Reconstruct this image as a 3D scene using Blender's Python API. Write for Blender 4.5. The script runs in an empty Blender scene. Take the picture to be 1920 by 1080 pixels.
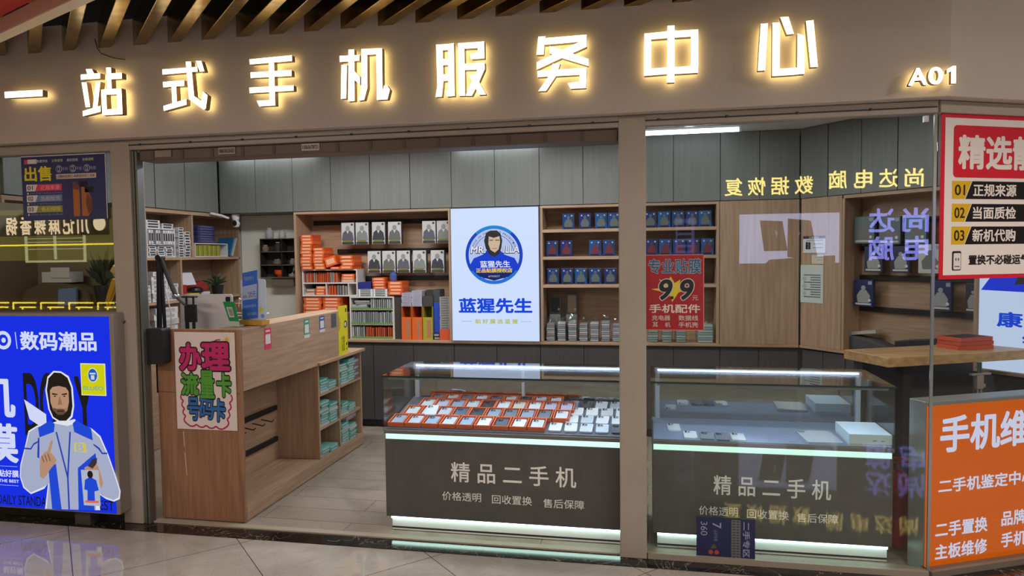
import bpy, math, random
from mathutils import Vector
random.seed(7)
S = bpy.context.scene
PI = math.pi

# ------------------------------------------------------------------ camera, world, lights, exposure
cam = bpy.data.cameras.new('camera'); camo = bpy.data.objects.new('camera', cam); S.collection.objects.link(camo)
cam.sensor_width = 36.0; cam.lens = 36.0 * 1305.1 / 1920; cam.clip_start = 0.05
_yaw, _pit, _rol = math.radians(11.0), math.radians(2.78), math.radians(0.708)
fw = Vector((-math.sin(_yaw) * math.cos(_pit), math.cos(_yaw) * math.cos(_pit), -math.sin(_pit)))
rt = Vector((math.cos(_yaw), math.sin(_yaw), 0)); dn = fw.cross(rt)
r2 = math.cos(_rol) * rt + math.sin(_rol) * dn; d2 = -math.sin(_rol) * rt + math.cos(_rol) * dn
from mathutils import Matrix
camo.matrix_world = Matrix(((r2.x, -d2.x, -fw.x, 0), (r2.y, -d2.y, -fw.y, -3.764), (r2.z, -d2.z, -fw.z, 1.65), (0, 0, 0, 1)))
S.camera = camo
S.view_settings.view_transform = 'Standard'; S.view_settings.look = 'None'
S.view_settings.exposure = 0.0; S.view_settings.gamma = 1.0; S.view_settings.use_curve_mapping = False

W = bpy.data.worlds.new('world'); S.world = W; W.use_nodes = True
W.node_tree.nodes['Background'].inputs[0].default_value = (1.0, 0.9, 0.82, 1)
W.node_tree.nodes['Background'].inputs[1].default_value = 0.13

def area(name, loc, size, power, col, rot=(0, 0, 0)):
    l = bpy.data.lights.new(name, 'AREA'); l.shape = 'RECTANGLE'; l.size, l.size_y = size; l.energy = power; l.color = col
    o = bpy.data.objects.new(name, l); o.location = loc; o.rotation_euler = rot; S.collection.objects.link(o); return o
# unseen area lights added over the concourse to brighten the shopfront and floor
area('concourse_fill', (-3.5, -2.75, 2.9), (1.6, 0.4), 50, (1, 0.9, 0.8))
area('concourse_fill', (-1.3, -2.75, 3.25), (1.6, 0.4), 47, (1, 0.9, 0.8))
area('concourse_fill', (1.8, -2.7, 3.25), (1.6, 0.4), 62, (1, 0.9, 0.8))
area('concourse_fill', (3.6, -1.9, 3.25), (0.8, 0.4), 70, (1, 0.9, 0.8))
area('concourse_fill', (-1.0, -6.0, 3.4), (4.0, 0.6), 110, (1, 0.9, 0.8))
# unseen area lights below the shop ceiling, brightening the interior
area('shop_fill', (-2.7, 1.35, 2.655), (1.2, 0.3), 34, (0.97, 0.98, 1.0))
area('shop_fill', (-0.9, 1.35, 2.655), (1.2, 0.3), 30, (0.97, 0.98, 1.0))
area('shop_fill', (0.75, 1.25, 2.655), (1.0, 0.3), 12, (0.97, 0.98, 1.0))

# ------------------------------------------------------------------ materials
def lin(c):
    return tuple(((x / 255) / 12.92 if x <= 10 else ((x / 255 + 0.055) / 1.055) ** 2.4) for x in c)
_M = {}
def M(col, rough=0.5, metal=0.0, emit=0.0, spec=0.5, name=None, alpha=1.0):
    k = (tuple(col), rough, metal, emit, spec, alpha)
    if k in _M: return _M[k]
    m = bpy.data.materials.new(name or 'mat'); m.use_nodes = True
    p = m.node_tree.nodes['Principled BSDF']; c = lin(col) + (1,)
    p.inputs['Base Color'].default_value = c; p.inputs['Roughness'].default_value = rough
    p.inputs['Metallic'].default_value = metal; p.inputs['Specular IOR Level'].default_value = spec
    if emit:
        p.inputs['Emission Color'].default_value = c; p.inputs['Emission Strength'].default_value = emit
        p.inputs['Base Color'].default_value = tuple(x * .06 for x in c[:3]) + (1,); p.inputs['Specular IOR Level'].default_value = .25
    _M[k] = m; return m
def EM(col, s): return M(col, .4, 0, s)

def noisy(name, c1, c2, scale, rough, stretch=(1, 1, 1), detail=4, metal=0, bump=0, lo=.35, hi=.65, spec=.5, rough2=None):
    m = bpy.data.materials.new(name); m.use_nodes = True; t = m.node_tree; p = t.nodes['Principled BSDF']
    tc = t.nodes.new('ShaderNodeTexCoord'); mp = t.nodes.new('ShaderNodeMapping'); mp.inputs['Scale'].default_value = stretch
    n = t.nodes.new('ShaderNodeTexNoise'); n.inputs['Scale'].default_value = scale; n.inputs['Detail'].default_value = detail
    r = t.nodes.new('ShaderNodeValToRGB'); r.color_ramp.elements[0].position = lo; r.color_ramp.elements[1].position = hi
    r.color_ramp.elements[0].color = lin(c1) + (1,); r.color_ramp.elements[1].color = lin(c2) + (1,)
    t.links.new(tc.outputs['Object'], mp.inputs[0]); t.links.new(mp.outputs[0], n.inputs['Vector'])
    t.links.new(n.outputs['Fac'], r.inputs[0]); t.links.new(r.outputs[0], p.inputs['Base Color'])
    p.inputs['Roughness'].default_value = rough; p.inputs['Metallic'].default_value = metal; p.inputs['Specular IOR Level'].default_value = spec
    if rough2 is not None:
        mr = t.nodes.new('ShaderNodeMapRange'); mr.inputs[3].default_value = rough; mr.inputs[4].default_value = rough2
        t.links.new(n.outputs['Fac'], mr.inputs[0]); t.links.new(mr.outputs[0], p.inputs['Roughness'])
    if bump:
        b = t.nodes.new('ShaderNodeBump'); b.inputs['Strength'].default_value = bump; b.inputs['Distance'].default_value = .01
        t.links.new(n.outputs['Fac'], b.inputs['Height']); t.links.new(b.outputs[0], p.inputs['Normal'])
    return m
WA, WB = (160, 130, 104), (180, 150, 122)
wood_h = noisy('oak_horizontal_grain', WA, WB, 3, .45, (1.2, 1.2, 14), 6)
wood_hy = noisy('oak_grain_along_depth', WA, WB, 3, .45, (14, .9, 14), 6)
wood_v = noisy('oak_vertical_grain', WA, WB, 3, .45, (14, 14, .9), 6)
wood_hr = noisy('red_oak_vertical_grain', (136, 98, 73), (160, 119, 92), 3, .4, (12, 12, .8), 6)
wood_d = noisy('desk_oak', (168, 128, 82), (200, 160, 110), 4, .4, (1.5, 9, 9), 6)
fascia_m = noisy('fascia_paint', (192, 179, 167), (197, 184, 172), 1.5, .45)
frame_m = noisy('frame_paint', (160, 148, 135), (167, 155, 142), 3, .4)
grey_cab = noisy('grey_laminate', (113, 115, 109), (119, 121, 115), 4, .42, (9, 9, .5), 3)
dark_cab = noisy('dark_laminate', (66, 64, 64), (72, 70, 70), 4, .45, (9, 9, .8), 3)
show_m = noisy('showcase_laminate', (84, 82, 79), (90, 88, 85), 4, .4, (2, 2, 2), 2)
gold_m = noisy('brass_slat', (122, 98, 54), (176, 146, 84), 6, .34, (1, 1, 1), 4, 1.0, rough2=.16)
void_m = M((22, 20, 19), .9)
black_m = M((24, 24, 26), .45); steel_m = M((170, 172, 174), .35, .8); white_m = M((225, 226, 228), .45)
paper_m = M((226, 222, 214), .7)

def marble(name, c1, c2, vein, tile, grout, rough, rot=0.0, off=(0, 0), sx=1.0):
    m = bpy.data.materials.new(name); m.use_nodes = True; t = m.node_tree; p = t.nodes['Principled BSDF']; L = t.links.new
    tc = t.nodes.new('ShaderNodeTexCoord'); n = t.nodes.new('ShaderNodeTexNoise'); n.inputs['Scale'].default_value = 2.2; n.inputs['Detail'].default_value = 8; n.inputs['Distortion'].default_value = 1.2
    r = t.nodes.new('ShaderNodeValToRGB'); e = r.color_ramp.elements
    e[0].position, e[0].color = .35, lin(c1) + (1,); e[1].position, e[1].color = .7, lin(c2) + (1,)
    v = t.nodes.new('ShaderNodeTexNoise'); v.inputs['Scale'].default_value = 1.6 if vein[1] < .5 else 2.6; v.inputs['Detail'].default_value = 6; v.inputs['Distortion'].default_value = 2.5
    vr = t.nodes.new('ShaderNodeValToRGB'); ve = vr.color_ramp.elements; ve[0].position = .49 if vein[1] < .5 else .503; ve[0].color = (0, 0, 0, 1)
    ve[1].position = .53 if vein[1] < .5 else .517; ve[1].color = (0, 0, 0, 1); mid = ve.new(.51); mid.color = (vein[1],) * 3 + (1,)
    mx = t.nodes.new('ShaderNodeMixRGB'); mx.inputs[2].default_value = lin(vein[0]) + (1,)
    L(tc.outputs['Object'], n.inputs['Vector']); L(tc.outputs['Object'], v.inputs['Vector']); L(n.outputs['Fac'], r.inputs[0]); L(v.outputs['Fac'], vr.inputs[0])
    L(vr.outputs[0], mx.inputs[0]); L(r.outputs[0], mx.inputs[1]); out = mx.outputs[0]
    if tile:
        mp = t.nodes.new('ShaderNodeMapping'); mp.inputs['Rotation'].default_value = (0, 0, rot); mp.inputs['Location'].default_value = off + (0,)
        b = t.nodes.new('ShaderNodeTexBrick'); b.offset = 0 if sx == 1 else .5; b.inputs['Scale'].default_value = 1; b.inputs['Mortar Size'].default_value = .0022; b.inputs['Brick Width'].default_value = tile * sx; b.inputs['Row Height'].default_value = tile
        b.inputs['Color1'].default_value = (1, 1, 1, 1); b.inputs['Color2'].default_value = (.92, .92, .92, 1); b.inputs['Mortar'].default_value = lin(grout) + (1,); b.inputs['Mortar Smooth'].default_value = .1
        L(tc.outputs['Object'], mp.inputs[0]); L(mp.outputs[0], b.inputs['Vector'])
        mu = t.nodes.new('ShaderNodeMixRGB'); mu.blend_type = 'MULTIPLY'; mu.inputs[0].default_value = 1; L(out, mu.inputs[1]); L(b.outputs[0], mu.inputs[2]); out = mu.outputs[0]
    L(out, p.inputs['Base Color']); p.inputs['Roughness'].default_value = rough; return m
floor_m = marble('concourse_marble', (170, 162, 151), (194, 187, 177), ((146, 132, 118), .25), .815, (95, 90, 86), .035, math.radians(-45), (.142, -.69))
nero_m = marble('black_marble', (24, 20, 19), (40, 34, 32), ((170, 160, 150), .7), .9, (70, 65, 62), .12)
def plank_floor():
    m = marble('wood_look_tile', (142, 132, 118), (168, 158, 144), ((120, 112, 100), .3), .2, (120, 112, 104), .3, math.radians(0), (0, 0), 6); return m
plank_m = plank_floor()

def glass_mat(name, tint=(1, 1, 1), ior=1.45, rough=0.0, mirror=0.0):
    m = bpy.data.materials.new(name); m.use_nodes = True; t = m.node_tree; t.nodes.clear()
    o = t.nodes.new('ShaderNodeOutputMaterial'); mx = t.nodes.new('ShaderNodeMixShader'); tr = t.nodes.new('ShaderNodeBsdfTransparent'); gl = t.nodes.new('ShaderNodeBsdfGlossy')
    tr.inputs[0].default_value = tint + (1,); gl.inputs['Roughness'].default_value = rough
    if mirror: mx.inputs[0].default_value = mirror
    else:
        fr = t.nodes.new('ShaderNodeFresnel'); ge = t.nodes.new('ShaderNodeNewGeometry'); im = t.nodes.new('ShaderNodeMapRange'); im.inputs[3].default_value = ior; im.inputs[4].default_value = 1 / ior
        t.links.new(ge.outputs['Backfacing'], im.inputs[0]); t.links.new(im.outputs[0], fr.inputs[0]); t.links.new(fr.outputs[0], mx.inputs[0])
    t.links.new(tr.outputs[0], mx.inputs[1]); t.links.new(gl.outputs[0], mx.inputs[2]); t.links.new(mx.outputs[0], o.inputs[0]); return m
pane_m = glass_mat('shopfront_glass', (.93, .95, .94)); case_m = glass_mat('case_glass', (.95, .98, .97))
mirror_m = glass_mat('back_mirror_glass', (.5, .52, .52), mirror=.45)
edge_m = M((34, 52, 50), .2)
bag_m = glass_mat('clear_plastic_bag', (.93, .94, .95), 1.7, .12)

# ------------------------------------------------------------------ geometry helpers
class G:
    def __init__(s): s.v = []; s.f = []; s.mi = []
    def add(s, vs, fs, m=0):
        b = len(s.v); s.v += [tuple(x) for x in vs]; s.f += [tuple(i + b for i in f) for f in fs]; s.mi += [m] * len(fs); return s
    def box(s, x0, x1, y0, y1, z0, z1, m=0):
        x0, x1 = sorted((x0, x1)); y0, y1 = sorted((y0, y1)); z0, z1 = sorted((z0, z1))
        return s.add([(x0, y0, z0), (x1, y0, z0), (x1, y1, z0), (x0, y1, z0), (x0, y0, z1), (x1, y0, z1), (x1, y1, z1), (x0, y1, z1)],
                     [(3, 2, 1, 0), (4, 5, 6, 7), (0, 1, 5, 4), (1, 2, 6, 5), (2, 3, 7, 6), (3, 0, 4, 7)], m)
    def obox(s, o, u, v, w, m=0):   # box from a corner and three edge vectors
        o, u, v, w = map(Vector, (o, u, v, w)); c = [o, o + u, o + u + v, o + v]; c += [q + w for q in c]
        return s.add(c, [(3, 2, 1, 0), (4, 5, 6, 7), (0, 1, 5, 4), (1, 2, 6, 5), (2, 3, 7, 6), (3, 0, 4, 7)], m)
    def pri(s, pts, a, b, ax='y', m=0):
        def P(p, h): return {'y': (p[0], h, p[1]), 'z': (p[0], p[1], h), 'x': (h, p[0], p[1])}[ax]
        n = len(pts); vs = [P(p, a) for p in pts] + [P(p, b) for p in pts]
        return s.add(vs, [tuple(range(n)), tuple(range(2 * n - 1, n - 1, -1))] + [((i + 1) % n, i, n + i, n + (i + 1) % n) for i in range(n)], m)
    def flat(s, pts, y, m=0): return s.add([(p[0], y, p[1]) for p in pts], [tuple(range(len(pts)))], m)
    def tube(s, path, r, n=8, m=0):
        P = [Vector(p) for p in path]; rings = []
        R = r if isinstance(r, (list, tuple)) else [r] * len(P)
        for i, p in enumerate(P):
            d = (P[min(i + 1, len(P) - 1)] - P[max(i - 1, 0)]).normalized(); a = Vector((0, 0, 1)) if abs(d.z) < .9 else Vector((1, 0, 0))
            u = d.cross(a).normalized(); w = d.cross(u); rings.append([p + (u * math.cos(2 * PI * k / n) + w * math.sin(2 * PI * k / n)) * R[i] for k in range(n)])
        fs = [(i * n + k, i * n + (k + 1) % n, (i + 1) * n + (k + 1) % n, (i + 1) * n + k) for i in range(len(P) - 1) for k in range(n)]
        fs += [tuple(range(n - 1, -1, -1)), tuple(range((len(P) - 1) * n, len(P) * n))]
        return s.add([q for g in rings for q in g], fs, m)
    def lathe(s, prof, c=(0, 0, 0), n=20, m=0):
        vs = [(c[0] + r * math.cos(2 * PI * k / n), c[1] + r * math.sin(2 * PI * k / n), c[2] + z) for r, z in prof for k in range(n)]
        fs = [(i * n + k, i * n + (k + 1) % n, (i + 1) * n + (k + 1) % n, (i + 1) * n + k) for i in range(len(prof) - 1) for k in range(n)]
        fs += [tuple(range(n - 1, -1, -1)), tuple(range((len(prof) - 1) * n, len(prof) * n))]
        return s.add(vs, fs, m)
    def me(s, name, mats):
        me = bpy.data.meshes.new(name); me.from_pydata(s.v, [], s.f)
        for m in (mats if isinstance(mats, (list, tuple)) else [mats]): me.materials.append(m)
        if any(s.mi): me.polygons.foreach_set('material_index', s.mi)
        me.update(); return me
def rrect(x0, x1, z0, z1, r, n=4):
    o = []
    for cx, cz, a in ((x1 - r, z1 - r, 0), (x0 + r, z1 - r, 90), (x0 + r, z0 + r, 180), (x1 - r, z0 + r, 270)):
        for k in range(n + 1):
            t = math.radians(a + 90 * k / n); o.append((cx + r * math.cos(t), cz + r * math.sin(t)))
    return o
def circ(cx, cz, r, n=28, rz=None): return [(cx + r * math.cos(2 * PI * k / n), cz + (rz or r) * math.sin(2 * PI * k / n)) for k in range(n)]
def link(o, parent=None, loc=(0, 0, 0), rz=0.0):
    S.collection.objects.link(o); o.location = loc; o.rotation_euler = (0, 0, rz)
    if parent is not None: o.parent = parent
    return o
def smooth(o, ang=40):
    for p in o.data.polygons: p.use_smooth = True
    m = o.modifiers.new('n', 'EDGE_SPLIT'); m.split_angle = math.radians(ang)
def ob(name, g, mats, parent=None, bev=0, loc=(0, 0, 0), rz=0.0, sm=False):
    d = g.me(name, mats) if isinstance(g, G) else g
    o = link(bpy.data.objects.new(name, d), parent, loc, rz)
    if bev:
        b = o.modifiers.new('b', 'BEVEL'); b.width = bev; b.segments = 2; b.limit_method = 'ANGLE'
    if sm: smooth(o)
    return o
def tag(o, label, cat, group=None, kind=None):
    o['label'] = label; o['category'] = cat
    if group: o['group'] = group
    if kind: o['kind'] = kind
    return o
def emp(name, loc, label, cat, group=None, rz=0.0):
    o = bpy.data.objects.new(name, None); o.empty_display_size = .05; link(o, None, loc, rz); return tag(o, label, cat, group)
def struct(name, g, mats, bev=0, **k):
    o = ob(name, g, mats, None, bev, **k); o['kind'] = 'structure'; return o
def copy_tree(o, parent=None):
    c = o.copy(); S.collection.objects.link(c)
    if parent is not None: c.parent = parent
    for ch in list(o.children): copy_tree(ch, c)
    return c
ORD = 'first second third fourth fifth sixth seventh eighth ninth tenth eleventh twelfth thirteenth fourteenth fifteenth sixteenth seventeenth eighteenth nineteenth twentieth'.split()
def nth(i): return ORD[i] if i < 20 else 'twenty-' + ORD[i - 20]

# ------------------------------------------------------------------ writing
_fc = bpy.data.curves.new('font', 'FONT'); _fc.size = 1; _fo = bpy.data.objects.new('font', _fc); _tc = {}
def glyphs(body, off=0.0, ls=1.0):
    k = (body, round(off, 4), ls)
    if k not in _tc:
        _fc.body = body; _fc.space_line = ls
        m = bpy.data.meshes.new_from_object(_fo); v0 = [(v.co.x, v.co.y) for v in m.vertices]; f0 = [tuple(p.vertices) for p in m.polygons]; bpy.data.meshes.remove(m)
        vs, fs, ly = list(v0), list(f0), [0] * len(v0)
        if off:      # heavier strokes: the glyph laid over itself, shifted round a small circle
            n = 8 if off < .05 else 14; vs, fs, ly = [], [], []
            for i in range(n):
                a = 2 * PI * (i + .5) / n; b = len(vs); vs += [(x + off * math.cos(a), y + off * math.sin(a)) for x, y in v0]; fs += [tuple(j + b for j in f) for f in f0]; ly += [i] * len(v0)
            if off > .05: b = len(vs); vs += v0; fs += [tuple(j + b for j in f) for f in f0]; ly += [n] * len(v0)
        _tc[k] = (vs, fs, ly)
    return _tc[k]
def txt(parent, body, cx, cz, w, h, mat, k=1, bold=0.0, rot=0.0, skew=0.0, grow=0.0, name='printed_lettering', extrude=0.0, y=None):
    vb, fb, lb_ = glyphs(body, bold); xs = [v[0] for v in vb]; ys = [v[1] for v in vb]
    x0, x1, y0, y1 = min(xs), max(xs), min(ys), max(ys); sx = w / (x1 - x0); sy = h / (y1 - y0)
    vs, fs, ly = glyphs(body, bold + grow) if grow else (vb, fb, lb_)
    yy = -.0007 * k if y is None else y; c, s_ = math.cos(rot), math.sin(rot); out = []
    for (a, b), q in zip(vs, ly):
        px, pz = (a - (x0 + x1) / 2) * sx, (b - (y0 + y1) / 2) * sy; px += pz * skew
        out.append((cx + px * c - pz * s_, yy - .00003 * q, cz + px * s_ + pz * c))
    g = G(); g.add(out, fs)
    o = ob(name, g, mat, parent)
    if extrude:
        m = o.modifiers.new('s', 'SOLIDIFY'); m.thickness = extrude; m.offset = 0
    return o
def fl(parent, name, polys, mat, k=1, y=None):
    g = G()
    for p in polys: g.flat(p, -.0007 * k if y is None else y)
    return ob(name, g, mat, parent)
def R4(x0, x1, z0, z1): return [(x0, z0), (x1, z0), (x1, z1), (x0, z1)]
def board(name, label, cat, loc, w, h, t, mat, rz=0.0, group=None, bev=0):
    "a flat sign: local x right, z up from its bottom edge, front face at y = 0"
    o = ob(name, G().box(-w / 2, w / 2, 0, t, 0, h), mat, None, bev, loc, rz); return tag(o, label, cat, group)
# ------------------------------------------------------------------ the building shell
U = Vector((.906, .423, 0)); NF = Vector((-.423, .906, 0)); C0 = Vector((1.385, 0, 0))     # right facet of the shopfront
WR = Vector((.63, -.775, 0)); NR = Vector((.775, .63, 0)); P0 = Vector((1.268, 2.48, 0))    # right inner wall
aU = math.atan2(U.y, U.x); aR = math.atan2(WR.y, WR.x)
def fac(s, d, z=0.0): return C0 + U * s + NF * d + Vector((0, 0, z))
def rwl(s, d, z=0.0): return P0 + WR * s + NR * d + Vector((0, 0, z))

struct('floor', G().pri([(-14, -9), (8, -9), (8, 1.6), (3.2, .75), (1.37, -.13), (-14, -.13)], -.05, 0, 'z'), floor_m)
struct('floor_shop', G().pri([(-4.6, .05), (1.36, .05), (3.3, .95), (3.3, 2.9), (-4.6, 2.9)], -.05, 0, 'z'), plank_m)
struct('trim_1', G().pri([(-6, -.13), (1.41, -.13), (3.2, .705), (3.2, .95), (1.36, .05), (-6, .05)], -.04, .004, 'z'), nero_m)     # black stone threshold
struct('trim_2', G().box(-3.03, -.15, .0, .05, .004, .012), M((170, 158, 140), .5))
struct('wall_left', G().box(-4.6, -4.52, .06, 2.9, 0, 2.7), M((196, 196, 190), .7))
struct('wall_back', G().box(-4.6, 1.4, 2.84, 2.92, 0, 2.7), M((205, 205, 196), .7))
struct('wall_right', G().obox(rwl(-.02, .36), WR * 3.0, NR * .06, (0, 0, 2.7)), M((190, 186, 178), .7))
struct('ceiling', G().pri([(-4.6, .0), (1.385, .0), (3.3, .9), (3.3, 2.9), (-4.6, 2.9)], 2.67, 2.72, 'z'), M((222, 224, 222), .8))
struct('ceiling_concourse', G().box(-14, 8, -9, 6, 3.75, 3.8), void_m)
f1 = fac(2.2, -.1); f2 = fac(2.2, 0)
struct('wall_front', G().pri([(-6.5, -.1), (1.407, -.1), (f1.x, f1.y), (f2.x, f2.y), (1.385, 0), (-6.5, 0)], 2.37, 3.06, 'z'), fascia_m, .004)
st = struct('trim_3', G().box(-3.2, 1.385, -.03, .05, 2.31, 2.368), frame_m, .004)
g = G()
for i in range(13): g.lathe([(.0, 0), (.008, 0), (.008, .01), (0, .01)], (-3.0 + i * .34, -.034, 2.333), 8)
g.box(-3.16, 1.38, -.034, -.03, 2.334, 2.34); ob('rail', g, M((50, 44, 40), .4, .5), st)
struct('trim_4', G().obox(fac(0, -.03, 2.31), U * 2.2, NF * .08, (0, 0, .058)), frame_m, .004)
# left column and the pier
cl = struct('trim_5', G().box(-3.21, -3.075, -.035, .09, .004, 2.36), frame_m, .006)
ob('jamb_channel', G().box(-3.072, -3.058, -.02, .03, .004, 2.3).box(-3.05, -3.036, -.02, .03, .004, 2.3).box(-3.058, -3.05, .0, .03, .004, 2.3), M((120, 122, 118), .35, .6), cl)
ob('cable_tie', G().tube([(-3.205, -.04, 1.23), (-3.18, -.05, 1.22), (-3.16, -.042, 1.25), (-3.145, -.037, 1.27)], .004, 6), black_m, cl)
struct('trim_6', G().box(-.147, -.005, -.035, .1, .004, 2.36), frame_m, .006)
struct('trim_7', G().box(-6.5, -3.2, -.03, .05, 2.31, 2.368), frame_m, .004)
# panes
w1 = struct('window_1', G().box(-6.4, -3.21, .0, .003, .05, 2.31), pane_m)
ob('sill', G().box(-6.4, -3.21, -.03, .06, .004, .05), M((30, 27, 26), .4), w1)
tag(ob('added_backing', G().box(-4.14, -3.335, .34, .355, 1.352, 2.03).box(-4.146, -4.141, .03, .355, .004, 2.03), M((128, 116, 90), .6)), 'olive panel added behind the left window to darken it for reflections', 'panel')  # added panel screens off the lit interior so the pane's reflections stand out
tag(ob('window_ledge', G().box(-4.14, -3.335, .03, .355, .004, 1.35), M((104, 88, 68), .6)), 'brown display ledge behind the left window', 'ledge')
tag(ob('carton', G().box(-.1, .12, -.06, .05, 0, .07).box(-.02, .12, -.07, -.061, .03, .1), M((200, 200, 196), .5), None, .003, (-3.83, .22, 1.50)), 'white flat carton on the heap behind the left window', 'carton')
tag(ob('heap', G().pri([(-.38, 0), (.17, 0), (.15, .07), (.1, .12), (-.05, .148), (-.2, .149), (-.34, .1)], -.08, .07), M((92, 82, 56), .8), None, .02, (-3.72, .22, 1.351)), 'olive cloth heap on the ledge behind the left window', 'cloth')
tag(ob('packet', G().pri([(-.07, 0), (.07, .0), (.075, .12), (-.06, .11)], -.012, .012), M((104, 128, 170), .35), None, .006, (-3.68, .1, 1.351)), 'blue and white packet on the ledge behind the left window', 'packet')
t = emp('plant_pot', (-3.46, .17, 1.351), 'black plant pot with dark leaves on the ledge behind the left window', 'plant'); ob('pot', G().lathe([(.05, 0), (.062, .11), (.062, .13), (.05, .13)]), M((34, 36, 32), .5), t); g = G(); rl = random.Random(3)
for i in range(36):
    a = rl.uniform(0, 2 * PI); el = rl.uniform(.3, 1.4); l = rl.uniform(.12, .3); d = Vector((math.cos(a) * math.cos(el) * .6, math.sin(a) * math.cos(el) * .4, math.sin(el))); s_ = Vector((-math.sin(a), 0, .2)) * .022; b = Vector((0, 0, .12)); g.add([b, b + d * l * .6 + s_, b + d * l, b + d * l * .6 - s_], [(0, 1, 2, 3)])
ob('leaves', g, M((56, 64, 46), .6), t)
t = emp('toy_arm', (-3.352, .12, 1.351), 'yellow toy digger arm standing beside the left column', 'toy'); ya = M((212, 160, 40), .45)
ob('lower_arm', G().tube([(-.045, 0, .0), (-.03, 0, .06), (.02, 0, .17)], [.012, .02, .024], 8), ya, t); ob('joint', G().tube([(-.01, -.03, .2), (-.01, .03, .2)], .024, 14), M((48, 70, 52), .5), t); ob('upper_arm', G().tube([(-.005, 0, .2), (.03, 0, .25)], .024, 8), M((210, 190, 110), .45), t); ob('claw', G().tube([(-.05, 0, .0), (-.055, 0, .03), (-.045, 0, .06)], .008, 6), M((190, 176, 130), .5), t)
w2 = struct('window_2', G().box(.0, 1.38, -.0015, .0015, .035, 2.31), pane_m)
ob('sill', G().box(.0, 1.38, -.025, .045, .004, .035), M((150, 138, 122), .45), w2)
ob('mullion', G().box(1.377, 1.39, -.006, .006, .004, 2.31), M((150, 156, 154), .2, .5), w2)
ob('clip', G().box(1.33, 1.35, -.012, .012, 2.27, 2.30), steel_m, w2)
w3 = struct('window_3', G().obox(fac(.012, -.0015, .035), U * 2.1, NF * .003, (0, 0, 2.275)), pane_m)
ob('sill', G().obox(fac(.0, -.025, .004), U * 2.1, NF * .07, (0, 0, .031)), M((120, 108, 96), .45), w3)

# roller shutter box over the doorway
o = tag(ob('shutter_box', G().box(-3.035, -.15, .0, .15, 2.245, 2.308), M((104, 90, 80), .5, .2), None, .006), 'long brown roller shutter box over the open doorway', 'shutter')
g = G()
for i in range(14): ob('bracket', G().box(-2.95 + i * .2, -2.93 + i * .2, -.004, 0, 2.25, 2.30), M((84, 74, 66), .5), o)
for x, s, c in ((-2.865, '58655633655', (150, 138, 122)), (-2.44, '58655633655', (176, 166, 150)), (-1.905, '15865678721', (205, 198, 186))):
    st_ = tag(ob('paper_sticker', G().box(x - .055, x + .055, -.007, -.004, 2.262, 2.302), M(c, .8)), {-2.865: 'brown paper sticker at the left end of the shutter box', -2.44: 'beige number sticker on the shutter box above the ceiling tube', -1.905: 'pale sticker with black phone number on the shutter box'}[x], 'sticker')
    if x > -2.8: txt(st_, s, x, 2.282, .098, .022, M((30, 28, 28), .8), y=-.0078, bold=.02)

# ------------------------------------------------------------------ ceiling over the concourse
SX = [-3.912, -3.666, -3.421, -3.173, -2.938, -2.708, -2.489, -2.268, -2.062, -1.85, -1.632, -1.414, -1.199, -.966, -.756, -.521, -.304, -.085, .154, .38, .61]
dS = Vector((.72, -.694, 0)); pS = Vector((.694, .72, 0))
for i, x in enumerate(SX):
    tb = (.4087 + (x + 3.421) * .438) / .36 if x < -2.8 else 9
    L_ = min(2.6, max(.25, tb - .06))
    g = G().obox((0, 0, 0), dS * L_, pS * .062, (0, 0, .15))
    o = tag(ob('ceiling_slat', g, gold_m, None, .003, (x - .028, -.1, 2.905)), f'{nth(i) if i < 20 else "twenty-first"} brass ceiling slat from the left above the white fascia', 'ceiling slat', 'brass slats meeting the fascia')
bm = tag(ob('soffit_beam', G().obox((-4.45, -.058, 2.85), Vector((.959, -.42, 0)) * 4.2, Vector((-.42, -.959, 0)) * .06, (0, 0, .075)), M((206, 172, 152), .5), None, .002), 'cream plaster beam crossing the upper left corner above the slats', 'beam')
ob('lit_underside', G().obox((-4.45, -.058, 2.846), Vector((.959, -.42, 0)) * 4.2, Vector((-.42, -.959, 0)) * .058, (0, 0, .0035)), M((244, 222, 184), .5), bm)  # paler colour paints the light falling on the beam's underside
rc = tag(ob('ceiling_panel', G().obox((-4.48, -.12, 2.926), Vector((.959, -.42, 0)) * 4.2, Vector((-.42, -.959, 0)) * 2.2, (0, 0, .02)), M((220, 70, 54), .5), None), 'red ceiling panel beyond the cream beam, upper left corner', 'ceiling panel')
ob('seam', G().obox((-4.48 - .42 * .12, -.12 - .959 * .12, 2.924), Vector((.959, -.42, 0)) * 4.2, Vector((-.42, -.959, 0)) * .008, (0, 0, .002)), M((80, 28, 24), .6), rc)
tag(ob('cable', G().tube([(-3.0, -.5, 3.3), (-2.8, -.55, 3.18), (-2.6, -.5, 3.17), (-2.35, -.35, 3.28), (-2.2, -.3, 3.42)], .008), M((200, 198, 190), .5)), 'white cable drooping in the dark void between the slats', 'cable')
tag(ob('duct', G().box(-5.2, 1.5, -1.1, -.7, 3.35, 3.6), M((60, 58, 56), .6), None, .01), 'dark air duct running in the void above the slats', 'duct')
tag(ob('wire', G().tube([(-3.22, -.104, 2.96), (-3.2, -.108, 2.9), (-3.18, -.106, 2.87), (-3.1, -.104, 2.84), (-3.02, -.104, 2.825)], .0022, 5), black_m), 'thin black wire hanging down the fascia near the left slats', 'wire')

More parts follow.
